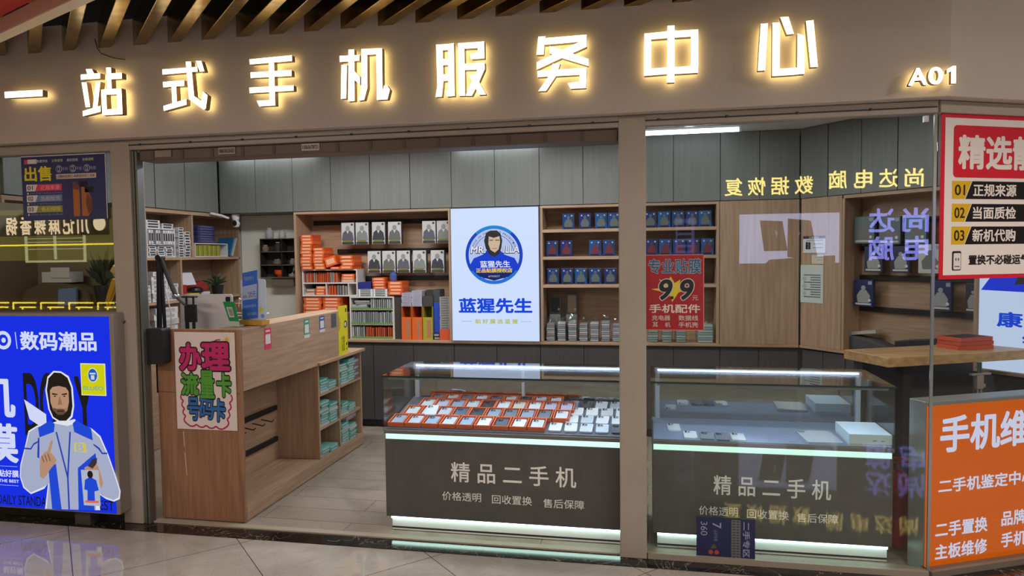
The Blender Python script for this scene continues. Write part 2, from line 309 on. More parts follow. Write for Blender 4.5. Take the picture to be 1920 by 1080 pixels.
# ------------------------------------------------------------------ lit letters on the fascia
LETTERS = [
('一',-3.668,2.646,[[(-135,20),(135,17),(133,-20),(-133,-18)]]),
('站',-3.129,2.629,[[(-101,137),(-61,135),(-46,108),(-92,106)],[(-138,107),(-5,108),(-7,77),(-138,77)],[(-134,62),(-100,60),(-82,-84),(-113,-84)],[(-38,58),(-6,58),(-33,-90),(-66,-95)],[(-135,-105),(-11,-80),(-12,-115),(-134,-135)],[(35,137),(68,136),(67,9),(37,8)],[(66,102),(138,102),(138,68),(66,68)],[(-4,12),(132,13),(131,-21),(-5,-18)],[(-5,-14),(29,-16),(30,-136),(-2,-137)],[(101,11),(132,13),(133,-137),(97,-137)],[(-1,-103),(131,-105),(133,-137),(-2,-137)]]),
('式',-2.584,2.629,[[(-141,104),(83,104),(84,78),(-141,74)],[(11,138),(44,137),(57,-58),(100,-87),(113,-35),(142,-58),(128,-133),(115,-138),(30,-80),(23,-70)],[(75,138),(110,136),(127,77),(97,76)],[(-140,33),(-3,34),(-3,3),(-139,2)],[(-86,3),(-56,3),(-54,-82),(-84,-94)],[(-142,-103),(7,-72),(7,-104),(-141,-132)]]),
('手',-2.047,2.626,[[(-128,128),(129,134),(129,103),(-127,100)],[(-124,56),(124,54),(124,22),(-124,25)],[(-134,-27),(134,-30),(134,-59),(-133,-58)],[(-11,111),(21,112),(21,-134),(-77,-134),(-91,-102),(-13,-103)]]),
('机',-1.495,2.629,[[(-142,109),(-27,106),(-28,76),(-142,76)],[(-133,59),(-100,59),(-110,-122),(-141,-122)],[(-90,139),(-57,138),(-61,-137),(-99,-138)],[(-62,25),(-27,-9),(-28,-53),(-63,-21)],[(-16,137),(17,136),(14,-70),(-6,-135),(-39,-137),(-21,-68)],[(14,136),(70,135),(69,104),(13,104)],[(68,135),(102,134),(100,-103),(109,-64),(126,-64),(142,-88),(127,-139),(67,-139)]]),
('服',-0.962,2.623,[[(-129,138),(-93,137),(-92,-55),(-102,-135),(-137,-136),(-126,-77)],[(-64,137),(-32,139),(-32,-135),(-74,-136),(-84,-106),(-66,-105)],[(-95,137),(-62,137),(-63,106),(-95,106)],[(-95,61),(-64,61),(-64,28),(-96,28)],[(-95,-20),(-65,-19),(-66,-54),(-95,-55)],[(-9,137),(25,136),(25,-137),(-9,-136)],[(23,137),(100,136),(99,105),(23,106)],[(98,136),(132,137),(132,50),(62,49),(51,78),(97,82)],[(24,28),(133,27),(133,-7),(24,-4)],[(95,-3),(133,-5),(103,-67),(62,-139),(28,-137),(53,-81)],[(46,-32),(80,-29),(137,-137),(100,-137)]]),
('务',-0.422,2.625,[[(-123,138),(-86,138),(-92,99),(-96,47),(-133,47)],[(-89,129),(90,131),(88,98),(-90,95)],[(87,131),(124,131),(125,71),(0,24),(-132,-28),(-132,10),(2,64),(88,98)],[(-65,88),(-1,64),(133,9),(133,-26),(0,22),(-66,51)],[(-129,-34),(92,-34),(90,-67),(-128,-66)],[(89,-34),(124,-34),(120,-135),(41,-135),(26,-105),(87,-101)],[(-49,-3),(-11,-4),(-34,-67),(-85,-138),(-126,-138),(-73,-67)]]),
('中',0.119,2.632,[[(-129,109),(-15,112),(-15,79),(-129,78)],[(17,112),(131,111),(131,78),(17,79)],[(-131,-66),(-15,-64),(-15,-97),(-131,-99)],[(17,-65),(130,-65),(130,-99),(17,-99)],[(-129,79),(-96,79),(-97,-66),(-131,-67)],[(97,79),(131,79),(131,-66),(95,-66)],[(-16,139),(18,138),(17,-139),(-19,-139)]]),
('心',0.667,2.634,[[(-124,114),(-91,114),(-103,-109),(-137,-109)],[(-70,115),(-36,113),(-36,-139),(-70,-139)],[(-38,-106),(46,-105),(46,-138),(-38,-139)],[(44,56),(76,43),(78,-137),(44,-137)],[(-35,139),(3,138),(28,56),(-4,55)],[(82,112),(116,114),(137,-107),(104,-107)]])]
face_m = EM((255, 246, 222), 2.6); halo_m = EM((255, 224, 146), 4.6); ret_m = M((170, 138, 98), .4, .3)
for i, (ch, cx, cz, polys) in enumerate(LETTERS):
    t = emp('channel_letter', (cx, -.1, cz), f'{nth(i)} lit white channel letter from the left on the fascia, reading {ch}', 'sign letter', 'lit letters across the fascia')
    gf, gr, gh = G(), G(), G()
    for p in polys:
        P = [(a / 1000, b / 1000) for a, b in p]; P = P[::-1]
        gf.flat(P, -.0704); gr.pri(P, -.07, -.032); mx = sum(a for a, b in P) / len(P); mz = sum(b for a, b in P) / len(P)
        gh.flat(P[::-1], -.0305)
    ob('return', gr, ret_m, t); ob('face', gf, face_m, t); ob('halo_light', gh, halo_m, t)
for ch, x in (('A', 1.247), ('0', 1.322), ('1', 1.388)):
    t = emp('channel_letter', (x, -.1, 2.456), f'small lit letter {ch} of the A01 unit number at the fascia corner', 'sign letter', 'unit number A01')
    if ch == '1':
        P1 = [(.0, -.04), (.02, -.04), (.02, .04), (.005, .04), (-.019, .026), (-.019, .008), (0, .017)]
        ob('return', G().pri(P1, -.06, -.03), ret_m, t); ob('face', G().flat(P1, -.0604), face_m, t); ob('halo_light', G().flat(P1[::-1], -.028), halo_m, t); continue
    w = {'A': .082, '0': .062, '1': .036}[ch]
    txt(t, ch, 0, 0, w, .08, face_m, y=-.0608, bold=.03, name='face'); txt(t, ch, 0, 0, w, .08, ret_m, y=-.045, bold=.03, name='return', extrude=.03)
    txt(t, ch, 0, 0, w, .08, halo_m, y=-.028, bold=.03, name='halo_light')

# ------------------------------------------------------------------ blue light box at the left
BLUE = EM((8, 44, 230), .93); BW = EM((214, 222, 255), .9); BK = M((16, 16, 30), .5)
lb = emp('light_box', (-3.955, -.13, 0), 'blue light box poster with a man in white jacket, at far left', 'light box')
ob('case', G().pri(rrect(-.85, .80, .09, 1.325, .012), .004, .12), M((150, 142, 134), .4, .3), lb, .004)
lb_root = lb; lb = ob('lit_face', G().box(-.84, .773, 0, .006, .1, 1.305), BLUE, lb_root)
for x in (.45, -.7): ob('bracket', G().box(x, x + .11, .03, .12, .004, .09), M((70, 62, 56), .5), lb_root)
def Q(px, py): return (px * .00381, 1.313 - (py - 590) * (.003386 - .0000006 * px) + px * .00002)
def QP(*p): return [Q(*a) for a in p]
fl(lb, 'printed_lettering', [circ(*Q(4, 637), .058), ], BW, 1)
fl(lb, 'printed_lettering', [circ(*Q(4, 637), .036)], BLUE, 2); fl(lb, 'printed_lettering', [circ(*Q(5, 637), .016)], BW, 3)
fl(lb, 'printed_rule', [QP((27, 622), (28.5, 622), (31, 653), (29.5, 653))], BW, 1)
txt(lb, '数码潮品', *Q(108, 639), .545, .118, BW, 1, .03)
txt(lb, '机', *Q(-18, 742), .30, .26, BW, 1, .03); txt(lb, '膜', *Q(-16, 828), .30, .25, BW, 1, .03)
fl(lb, 'printed_rule', [R4(-.3, Q(20, 0)[0], Q(0, 872)[1] - .002, Q(0, 872)[1])], BW); fl(lb, 'printed_rule', [R4(-.3, Q(20, 0)[0], Q(0, 908)[1] - .002, Q(0, 908)[1])], BW)
txt(lb, '贴好膜', *Q(2, 886), .15, .046, BW, 1, .03); txt(lb, 'THE BEST', *Q(2, 900), .15, .02, BW, 1, .02)
txt(lb, 'DO', *Q(70, 757), .24, .40, BK, 1, .02); txt(lb, 'LY', *Q(141, 765), .22, .40, BK, 1, .02)
fl(lb, 'printed_stripe', [QP((39, 747), (80, 775), (80, 806), (48, 784))], BW, 2)
txt(lb, 'DAILY STANDA', *Q(25, 937), .36, .062, BK, 1, .01); txt(lb, 'BEST', *Q(181, 947), .14, .06, BK, 1, .01)
# a plain printed figure: man in a white and blue jacket
SK = EM((226, 176, 142), .55); JK = EM((196, 206, 240), .62); JS = EM((160, 172, 222), .6); JB = EM((26, 76, 226), .8); HR = M((30, 24, 24), .5); OUT = EM((240, 244, 255), .8)
def fig(n, pts, m, k): return fl(lb, n, [QP(*pts)], m, k)
fig('printed_jacket', [(94, 790), (105, 786), (120, 788), (133, 784), (146, 794), (165, 802), (180, 816), (193, 850), (205, 890), (213, 920), (211, 935), (200, 940), (186, 935), (172, 925), (174, 956), (70, 953), (78, 905), (70, 915), (44, 925), (30, 913), (24, 892), (26, 870), (37, 835), (45, 806), (62, 796)], OUT, 3)
fig('printed_jacket', [(95, 792), (120, 797), (140, 790), (163, 804), (178, 818), (191, 850), (203, 890), (211, 920), (209, 932), (199, 937), (178, 928), (168, 915), (166, 956), (73, 953), (80, 905), (70, 911), (44, 922), (32, 911), (26, 892), (28, 870), (39, 835), (47, 808), (64, 798)], JK, 4)
fig('printed_trousers', [(80, 872), (95, 868), (102, 954), (84, 953)], JB, 5); fig('printed_trousers', [(136, 876), (170, 848), (172, 866), (160, 880), (164, 956), (134, 955)], JB, 5)
for a in ([(64, 800), (88, 786), (96, 793), (94, 808), (66, 818)], [(130, 792), (136, 786), (164, 802), (166, 824), (146, 815), (132, 808)]): fig('printed_strap', a, JB, 5)
for a in ([(97, 808), (100, 808), (118, 894), (118, 954), (115, 954), (115, 894)], [(126, 808), (123, 808), (115, 894), (118, 894)], [(36, 837), (48, 838), (54, 829), (64, 824), (64, 827), (55, 832), (49, 841), (36, 840)], [(167, 830), (178, 838), (183, 847), (192, 847), (192, 850), (182, 850), (176, 841), (167, 833)], [(63, 819), (66, 819), (64, 858), (60, 855)]): fig('printed_seam', a, EM((44, 74, 196), .7), 6)
fig('printed_badge', [(131, 828), (152, 828), (154, 847), (131, 845)], EM((222, 208, 96), .8), 6); txt(lb, 'B', *Q(142, 837), .055, .05, JK, 7, .03)
fig('printed_hair', [(81, 730), (86, 705), (98, 694), (112, 695), (126, 704), (133, 725), (134, 760), (130, 780), (120, 790), (104, 790), (92, 782), (85, 765)], OUT, 4)
fig('printed_hair', [(84, 730), (88, 708), (99, 697), (112, 698), (124, 707), (130, 725), (131, 760), (127, 778), (118, 787), (105, 787), (94, 780), (88, 765)], HR, 5)
fig('printed_head', [(90, 730), (95, 724), (107, 722), (120, 725), (125, 732), (125, 752), (121, 768), (113, 776), (103, 776), (95, 768), (90, 752)], SK, 6)
for a in ([(94, 735), (104, 737), (104, 739), (94, 738)], [(112, 737), (122, 735), (122, 738), (112, 739)], [(102, 768), (115, 768), (115, 770), (102, 770)]): fig('printed_brow', a, HR, 7)
for cx in (99, 117): fl(lb, 'printed_eye', [circ(*Q(cx, 741), .008, 12, .004)], HR, 7)
fig('printed_nose', [(107, 742), (109, 742), (112, 757), (104, 757)], EM((196, 140, 110), .5), 7)
fig('printed_beard', [(94, 762), (102, 765), (108, 763), (115, 765), (122, 762), (119, 774), (112, 780), (103, 780), (96, 774)], HR, 6)
fig('printed_hand', [(64, 878), (66, 858), (74, 846), (80, 844), (88, 823), (92, 825), (86, 846), (92, 852), (97, 862), (93, 868), (84, 878), (76, 890), (70, 896), (64, 892)], SK, 7)
for i in range(3): fig('printed_finger', [(68 + i * 6, 853 - i * 2), (70 + i * 6, 852 - i * 2), (74 + i * 6, 864 - i), (72 + i * 6, 865 - i)], EM((176, 122, 96), .5), 8)
fig('printed_phone', [(156, 872), (164, 859), (173, 857), (171, 868), (162, 880)], M((70, 66, 74), .4), 6)
fig('printed_hand', [(148, 876), (153, 872), (163, 876), (172, 868), (178, 885), (182, 905), (178, 915), (174, 900), (150, 880)], SK, 6)
fig('printed_package', [(142, 879), (175, 880), (176, 948), (145, 946)], EM((200, 206, 226), .7), 8)
fig('printed_package_figure', [(149, 898), (156, 894), (162, 894), (170, 899), (174, 918), (166, 920), (166, 940), (152, 939), (153, 918), (147, 916)], JB, 9)
fl(lb, 'printed_package_figure', [circ(*Q(159, 888), .02, 14, .024)], HR, 9); fig('printed_package_band', [(148, 937), (173, 938), (173, 942), (148, 941)], EM((240, 110, 70), .8), 10)
# yellow card stuck on the light box
yc = board('sticker', 'small yellow card with a blue oval emblem stuck on the blue light box', 'sticker', (-3.955 + Q(172, 0)[0], -.1355, Q(172, 740)[1]), .172, .196, .002, EM((226, 222, 10), .8))
fl(yc, 'border', [R4(-.086, .086, 0, .196)], EM((240, 240, 220), .8)); fl(yc, 'field', [R4(-.081, .081, .005, .191)], EM((222, 220, 10), .8), 2)
fl(yc, 'emblem', [circ(0, .125, .036, 24, .044)], EM((230, 236, 250), .8), 3); fl(yc, 'emblem', [circ(0, .125, .031, 24, .039)], EM((24, 96, 200), .8), 4); fl(yc, 'emblem', [R4(-.02, .02, .13, .14), R4(-.012, .012, .098, .125)], EM((220, 226, 240), .8), 5)
txt(yc, 'BLUEO', 0, .045, .14, .026, EM((150, 200, 160), .7), 3, .03)

# ------------------------------------------------------------------ navy poster on the left window
nv = (36, 42, 96); NV = M(nv, .35); YE = M((226, 206, 30), .4); PW = M((214, 208, 206), .5)
p = board('poster', 'navy sale poster with yellow characters on the left window', 'poster', (-3.565, -.012, 1.9), .612, .402, .003, NV)
fl(p, 'border', [R4(-.306, .306, .397, .402), R4(.301, .306, 0, .402)], PW)
for s, a, w, c in (('免费评估', -.15, .08, PW), ('立等变现', -.04, .08, YE), ('高价回收', .07, .08, PW), ('全程透明', .18, .08, YE)): txt(p, s, a, .368, w, .018, M((200, 200, 150), .5) if c is YE else PW, 1, .01)
fl(p, 'tab', [R4(-.283, -.26, .352, .38)], M((204, 60, 84), .5)); fl(p, 'tab', [R4(-.258, -.19, .353, .381)], PW)
txt(p, '出售', -.185, .29, .2, .094, YE, 1, .03)
for i, s in enumerate(('手机', '平板', '电脑')):
    x = -.03 + i * .1; fl(p, 'icon', [circ(x, .315, .022)], PW); fl(p, 'icon', [circ(x, .315, .0195)], NV, 2); fl(p, 'icon', [R4(x - .008, x + .008, .301, .329)], PW, 3); fl(p, 'icon', [R4(x - .0055, x + .0055, .305, .325)], NV, 4)
    txt(p, s, x + .045, .315, .042, .021, M((150, 160, 210), .5))
fl(p, 'band', [R4(-.052, .235, .253, .283)], M((206, 186, 176), .5)); txt(p, '选靓机找我们 高质低价的二手机', .091, .268, .27, .018, M((70, 60, 70), .5), 2, .01)
for i, (s, c) in enumerate((('正规来源', (214, 54, 92)), ('当面检测', (110, 120, 170)), ('售后保障', (140, 140, 60)))):
    z = .182 - i * .067; fl(p, 'band', [[(-.275, z), (-.21, z), (-.192, z + .042), (-.275, z + .042)]], PW); fl(p, 'band', [[(-.208, z), (-.015, z), (-.015, z + .042), (-.19, z + .042)]], M(c, .4))
    txt(p, '0%d' % (i + 1), -.246, z + .021, .038, .026, M((40, 36, 40), .5), 2, .01); txt(p, s, -.1, z + .021, .14, .03, M((236, 140, 160), .4) if i == 0 else M((170, 176, 190), .4) if i == 1 else M((190, 190, 110), .4), 2, .02)
    fl(p, 'bullet', [circ(-.265, z - .013, .006)], PW); txt(p, ('手机来源严格把控品质保证', '专业工程师检测品质如一', '购买无忧售后服务')[i], -.13, z - .013, .24, .011, M((130, 130, 170), .5))
BR = M((168, 98, 48), .45); BR2 = M((110, 60, 52), .5)
fl(p, 'printed_phones', [[(.065, .02), (.11, .02), (.112, .205), (.09, .225), (.065, .235)], [(.125, .02), (.17, .02), (.2, .06), (.2, .12), (.17, .18), (.125, .21)]], BR)
fl(p, 'printed_phones', [[(.17, .03), (.2, .06), (.2, .12), (.165, .165), (.155, .1)], [(.066, .19), (.11, .18), (.11, .205), (.09, .225), (.066, .233)]], BR2, 2)
fl(p, 'printed_shade', [R4(.11, .17, .2, .235), R4(.15, .21, .165, .2)], M((14, 14, 22), .5))

# ------------------------------------------------------------------ red price poster on the right-hand front pane
RD = M((156, 20, 30), .45)
p = board('poster', 'red film-fitting price poster marked 9.9 on the front pane beside the pier', 'poster', (.142, -.009, 1.238), .3, .4, .003, RD)
fl(p, 'border', [R4(-.15, .15, .396, .4), R4(-.15, .15, 0, .004), R4(.146, .15, 0, .4)], M((206, 120, 110), .5))
TW = M((198, 190, 180), .5); TB = M((30, 92, 132), .5); BKI = M((22, 22, 34), .5)
txt(p, '专业贴膜', 0, .338, .27, .078, TW, 1, .02, grow=.025); txt(p, '专业贴膜', 0, .338, .27, .078, TB, 2, .02)
fl(p, 'printed_burst', [[(-.12, .218), (-.05, .225), (-.08, .27), (-.04, .255), (-.02, .285), (.0, .25), (.03, .268), (.025, .24), (.07, .215), (.02, .2), (-.012, .15), (-.03, .195)]], M((212, 190, 40), .5))
for x, c in ((-.048, '9'), (.06, '9')): txt(p, c, x, .215, .07, .11, TW, 2, .03, skew=.15, grow=.03); txt(p, c, x, .215, .07, .11, BKI, 3, .03, skew=.15)
fl(p, 'printed_point', [R4(-.022, -.006, .165, .18)], BKI, 3)
txt(p, '元', .105, .172, .03, .026, TW, 2); txt(p, '手机配件', 0, .115, .262, .046, M((216, 204, 196), .5), 1, .02)
txt(p, '充电器', -.07, .066, .095, .028, TW, 1, .01); txt(p, '数据线', .07, .066, .1, .028, TW, 1, .01)
txt(p, '耳', -.1, .03, .028, .026, TW, 1, .01); txt(p, '机', -.036, .03, .028, .026, TW, 1, .01); txt(p, '手机壳', .07, .03, .1, .028, TW, 1, .01)
# navy card low on the pane
p = board('card', 'navy second-hand phone card turned sideways at the foot of the glass', 'card', (.403, -.009, .028), .298, .214, .003, M((30, 34, 78), .4))
LV = M((150, 150, 176), .5)
txt(p, '二手专区', .105, .107, .19, .036, LV, 1, .02, rot=-PI / 2); txt(p, '360', -.11, .155, .075, .034, LV, 1, 0, rot=-PI / 2); txt(p, '7', -.045, .175, .03, .045, LV, 1, .01, rot=-PI / 2); txt(p, '品质保障', -.05, .12, .06, .02, M((110, 112, 150), .5), 1, rot=-PI / 2)
fl(p, 'printed_table', [R4(.03, .075, .004, .21)], M((118, 118, 110), .5))
g = G()
for i in range(14): g.flat(R4(.034, .051, .008 + i * .0145, .018 + i * .0145), -.0014).flat(R4(.054, .071, .008 + i * .0145, .018 + i * .0145), -.0014)
ob('printed_rows', g, M((70, 72, 84), .5), p)
fl(p, 'printed_emblem', [circ(-.045, .03, .012), circ(-.075, .03, .012)], M((176, 70, 50), .5)); fl(p, 'printed_emblem', [[(-.08, .05), (-.06, .075), (-.045, .06), (-.05, .05)]], M((90, 84, 40), .5))

# ------------------------------------------------------------------ red and white poster on the right facet
def fboard(name, label, cat, s, d, z, w, h, t, mat, bev=0):
    q = fac(s + w / 2, d, z); return board(name, label, cat, (q.x, q.y, q.z), w, h, t, mat, aU, None, bev)
RP = M((206, 30, 52), .3); PWH = M((226, 216, 210), .4)
p = fboard('poster', 'large red and white trade-in poster on the right corner glass', 'poster', .021, -.014, 1.5, .9, .815, .004, RP)
def X(s): return s - .45
fl(p, 'field', [R4(X(.022), .43, .02, .79)], PWH); fl(p, 'title_band', [rrect(X(.072), .40, .5, .755, .02)], RP, 2)
txt(p, '精选靓机', X(.1) + .335, .625, .67, .17, PWH, 3, .035)
for i, s in enumerate(('正规来源', '当面质检', '新机代购')):
    z = .395 - i * .112; fl(p, 'band', [[(X(.068), z), (X(.145), z), (X(.185), z + .088), (X(.068), z + .088)]], M((214, 170, 20), .35), 2)
    fl(p, 'band', [[(X(.15), z), (.4, z), (.4, z + .088), (X(.19), z + .088)]], M((26, 18, 20), .3), 2)
    txt(p, '0%d' % (i + 1), X(.115), z + .044, .062, .052, M((30, 22, 16), .4), 3, .015); txt(p, s, X(.2) + .13, z + .044, .27, .062, PWH, 3, .025)
txt(p, '置换不必碰运气', X(.175) + .19, .093, .38, .05, M((24, 18, 20), .4), 3, .03)
fl(p, 'printed_phone', [rrect(X(.075), X(.13), .042, .138, .008)], M((26, 22, 26), .4), 2); fl(p, 'printed_phone', [rrect(X(.083), X(.127), .047, .128, .006)], M((218, 208, 206), .4), 3)
fl(p, 'printed_phone', [R4(X(.09), X(.12), .06, .064), R4(X(.095), X(.1), .09, .104), R4(X(.11), X(.115), .09, .104)], M((40, 34, 40), .4), 4)

# orange light box behind the right facet
OR_ = EM((206, 88, 0), .92)
o = fboard('light_box', 'orange phone repair light box inside the right corner glass', 'light box', .01, .03, .02, 1.3, .84, .005, OR_)
ob('case', G().box(-.655, .655, .005, .11, -.016, .862).box(-.655, .655, -.006, .005, .842, .862), M((148, 150, 146), .35, .4), o, .003)
LW = EM((224, 226, 255), .85)
def X(s): return s - .65
txt(o, '手机维修', X(.08) + .38, .69, .76, .19, LW, 1, .03); txt(o, '二手机鉴定中心', X(.075) + .31, .425, .62, .074, LW, 1, .025)
txt(o, '二手置换', X(.06) + .165, .2, .33, .08, LW, 1, .025); txt(o, '主板维修', X(.06) + .165, .085, .33, .08, LW, 1, .025)
txt(o, '品牌手机', X(.48) + .165, .215, .33, .08, LW, 1, .025); txt(o, '手机贴膜', X(.48) + .165, .1, .33, .08, LW, 1, .025)
# ------------------------------------------------------------------ cabinets along the walls
def cab_unit(name, label, org, u, n, w, z0, z1, depth, mat, doors=2, group=None, kick=0.0):
    "a cabinet whose front runs along u from org; n points into the wall"
    t = emp(name, (org[0], org[1], z0), label, 'cabinet', group, math.atan2(u[1], u[0]))
    h = z1 - z0
    ob('body', G().box(.002, w - .002, .02, depth, kick, h), mat, t)
    if kick: ob('plinth', G().box(.002, w - .002, .05, depth, .002, kick), M((40, 39, 40), .5), t)
    dw = w / doors
    for i in range(doors): ob('door', G().box(i * dw + .0025, (i + 1) * dw - .0025, 0, .018, kick + .003, h - .003), mat, t, .0015)
    return t
ux, uy = Vector((1, 0, 0)), Vector((0, 1, 0))
edges = [-4.15, -3.365, -2.571, -1.774, -.951, -.165, .62, 1.262]
nm = ['over the light grey recess', 'over the stacked orange boxes', 'over the hanging white packages', 'over the white light box', 'over the blue package shelves', 'behind the narrow pier', 'over the plain oak panel']
for i in range(7):
    a, b = edges[i], edges[i + 1]
    cab_unit('wall_cabinet', f'grey upper wall cabinet with two doors {nm[i]}', (a, 2.48), ux, uy, b - a, 2.085, 2.668, .34, grey_cab, 2, 'grey upper cabinets')
lb_n = ['nearest the street window', 'second from the street window', 'over the white box shelf', 'in the back left corner']
for i, (y0, y1) in enumerate(((.12, .76), (.765, 1.56), (1.565, 1.962), (1.966, 2.46))):
    cab_unit('wall_cabinet', f'grey upper cabinet on the left wall {lb_n[i]}', (-4.152, y0), uy, -ux, y1 - y0, 2.085, 2.668, .34, grey_cab, 1 if i > 1 else 2, 'grey upper cabinets')
for i, (a, b, s) in enumerate(((.0, .262, 'above the papers on the oak panel'), (.265, .85, 'above the dark package shelves at right'), (.852, 1.43, 'farthest right behind the corner glass'), (1.432, 2.2, 'above the lit poster at far right'))):
    q = rwl(a, 0); cab_unit('wall_cabinet', f'grey upper cabinet {s}', (q.x, q.y), WR, NR, b - a, 2.085, 2.668, .32, grey_cab, 1 if i == 0 else 2, 'grey upper cabinets')
be = [-3.38, -2.577, -1.774, -.958, -.165, .62, 1.262]
bn = ['below the orange boxes', 'below the white slim-pack organizer', 'below the white light box', 'below the plastic bags', 'behind the narrow pier', 'below the oak panel']
for i in range(6):
    cab_unit('base_cabinet', f'dark grey base cabinet with two doors {bn[i]}', (be[i], 2.492), ux, uy, be[i + 1] - be[i], .004, .815, .33, dark_cab, 2, 'dark base cabinets', .07)
for i, (a, b, s) in enumerate(((.02, .43, 'in the right corner of the shop'), (.432, 1.42, 'under the oak service desk'), (1.422, 2.3, 'under the lit poster at far right'))):
    q = rwl(a, .012); cab_unit('base_cabinet', f'dark grey base cabinet {s}', (q.x, q.y), WR, NR, b - a, .004, .815, .33, dark_cab, 2, 'dark base cabinets', .07)
o = tag(ob('worktop', G().box(-3.36, 1.262, 2.47, 2.835, .828, .85).box(-3.36, 1.262, 2.5, 2.83, .816, .828), wood_h, None, .002), 'long oak worktop board over the dark base cabinets, back wall', 'worktop')
q = rwl(0, 0); g = G().obox(rwl(.01, -.01, .828), WR * 2.3, NR * .36, (0, 0, .022))
o = tag(ob('worktop', g, wood_h, None, .002), 'oak worktop board along the right inner wall behind the desk', 'worktop')
ob('shadow_gap', G().obox(rwl(.01, .03, .8155), WR * 2.3, NR * .3, (0, 0, .0125)), black_m, o)

# recess at the back left
tag(ob('wall_panel', G().box(-4.14, -3.372, 2.822, 2.838, .004, 2.08), M((226, 226, 214), .6)), 'plain light grey panel at the back of the left recess', 'wall panel')

# left wall shelving
g = G().box(-4.47, -4.15, .1, 2.8, 2.05, 2.08).box(-4.47, -4.15, .1, 2.8, 1.635, 1.66).box(-4.47, -4.15, .1, 2.8, 1.25, 1.275).box(-4.47, -4.15, .1, 2.8, .83, .86)
ls = emp('shelving_unit', (-4.31, 1.45, 0), 'oak open shelving along the left wall full of white boxes', 'shelf')
def lp(name, gg, m, **k): return ob(name, gg, m, ls, k.get('bev', .0015), (4.31, -1.45, 0))
for z0, z1 in ((2.05, 2.08), (1.635, 1.66), (1.25, 1.275), (.83, .86)): lp('shelf', G().box(-4.47, -4.15, .1, 2.8, z0, z1), wood_hy)
for y, z0, z1 in ((1.415, 1.66, 2.05), (2.035, 1.66, 2.05), (1.86, 1.275, 1.635), (.75, 1.275, 2.05), (2.785, .86, 2.05), (.1, .0, 2.05), (1.415, .86, 1.25)): lp('divider', G().box(-4.47, -4.15, y, y + .022, z0, z1), wood_v)
lp('back_panel', G().box(-4.488, -4.472, .1, 2.82, .86, 2.08), wood_hy); lp('cabinet_base', G().box(-4.47, -4.16, .1, 2.8, .004, .83), wood_hy)

# centre shelf unit and right shelf unit
def shelf_unit(label, x0, x1, shelves, y0=2.48, d=.31, extra=()):
    t = emp('shelving_unit', ((x0 + x1) / 2, y0, .85), label, 'shelf'); c = (x0 + x1) / 2
    ob('top_board', G().box(x0 - c, x1 - c, 0, d, 1.21, 1.232), wood_h, t, .0015)
    for x in (x0, x1 - .024) + tuple(extra): ob('side_panel', G().box(x - c, x + .024 - c, .0, d, .0015, 1.21), wood_v, t, .0015)
    ob('back_panel', G().box(x0 - c, x1 - c, d, d + .015, .0015, 1.232), wood_h, t)
    for z in shelves: ob('shelf', G().box(x0 + .024 - c, x1 - .024 - c, .0, d, z - .85, z + .028 - .85), wood_h, t, .0015)
    return t
cs = shelf_unit('oak shelf unit left of the white light box, crammed with orange boxes', -3.362, -1.786, ())
rs = shelf_unit('oak shelf unit right of the light box with rows of blue packages', -.95, .612, (1.84, 1.595, 1.342))
for z, s in ((1.985, 'upper'), (1.70, 'middle'), (1.43, 'lower')):
    tag(ob('hanging_rail', G().box(-3.3 if z > 1.9 else -3.05 if z > 1.6 else -2.8, -1.815, 2.765, 2.787, z - .022, z + .022), black_m, None, .003), f'{s} black hanging rail at the back of the centre shelf', 'rail')
# oak panel to the right of the right-hand shelf, and on the angled wall
o = tag(ob('wall_panel', G().box(.616, 1.262, 2.485, 2.505, .852, 2.083), wood_v), 'plain oak panel on the back wall, right of the blue packages', 'wall panel')
o = tag(ob('wall_panel', G().obox(rwl(.012, .0, .852), WR * .385, NR * .02, (0, 0, 1.231)), wood_v), 'narrow oak panel carrying three pinned papers', 'wall panel')
# right wall shelf
rt_ = emp('shelving_unit', rwl(.91, 0, .852), 'oak display shelf with dark packages behind the corner glass', 'shelf', None, aR)
ob('back_panel', G().box(-.5, .5, .22, .235, 0, 1.23), wood_h, rt_); ob('top_board', G().box(-.5, .5, .0, .22, 1.205, 1.231), wood_h, rt_, .0015)
for x in (-.51, .488): ob('side_panel', G().box(x, x + .022, .0, .22, 0, 1.205), wood_v, rt_, .0015)
for z, s in ((1.87, 'top'), (1.66, 'upper'), (1.43, 'middle'), (1.18, 'lower')):
    q = rwl(.91, .0, z); o = tag(ob('hanging_rail', G().box(-.485, .485, .185, .218, -.02, .02), black_m, None, .002, q, aR), f'{s} black rail on the right display shelf', 'rail')

# ------------------------------------------------------------------ white lit poster at the centre
WB_ = EM((206, 224, 255), .92); CB = EM((14, 70, 226), .85)
lp_ = board('light_box', 'tall white lit poster with a round blue emblem at the shop back', 'light box', (-1.368, 2.455, .856), .82, 1.218, .02, WB_)
ob('case', G().box(-.414, .414, .02, .3, -.004, 1.224), M((70, 70, 72), .4), lp_); g = G()
for a in (R4(-.414, -.408, -.004, 1.224), R4(.408, .414, -.004, 1.224), R4(-.414, .414, 1.218, 1.224)): g.flat(a, -.001)
ob('frame', g, M((90, 92, 100), .4), lp_)
cx, cz = -.005, .79
fl(lp_, 'printed_ring', [circ(cx, cz, .268, 48)], EM((20, 70, 200), .8), 1); fl(lp_, 'printed_ring', [circ(cx, cz, .238, 48)], EM((190, 206, 250), .8), 2)
fl(lp_, 'printed_arc', [[(cx + .268 * math.cos(t), cz + .268 * math.sin(t)) for t in [math.radians(50 + i * 8) for i in range(11)]] + [(cx + .24 * math.cos(t), cz + .24 * math.sin(t)) for t in [math.radians(130 - i * 8) for i in range(11)]]], EM((30, 140, 220), .8), 2)
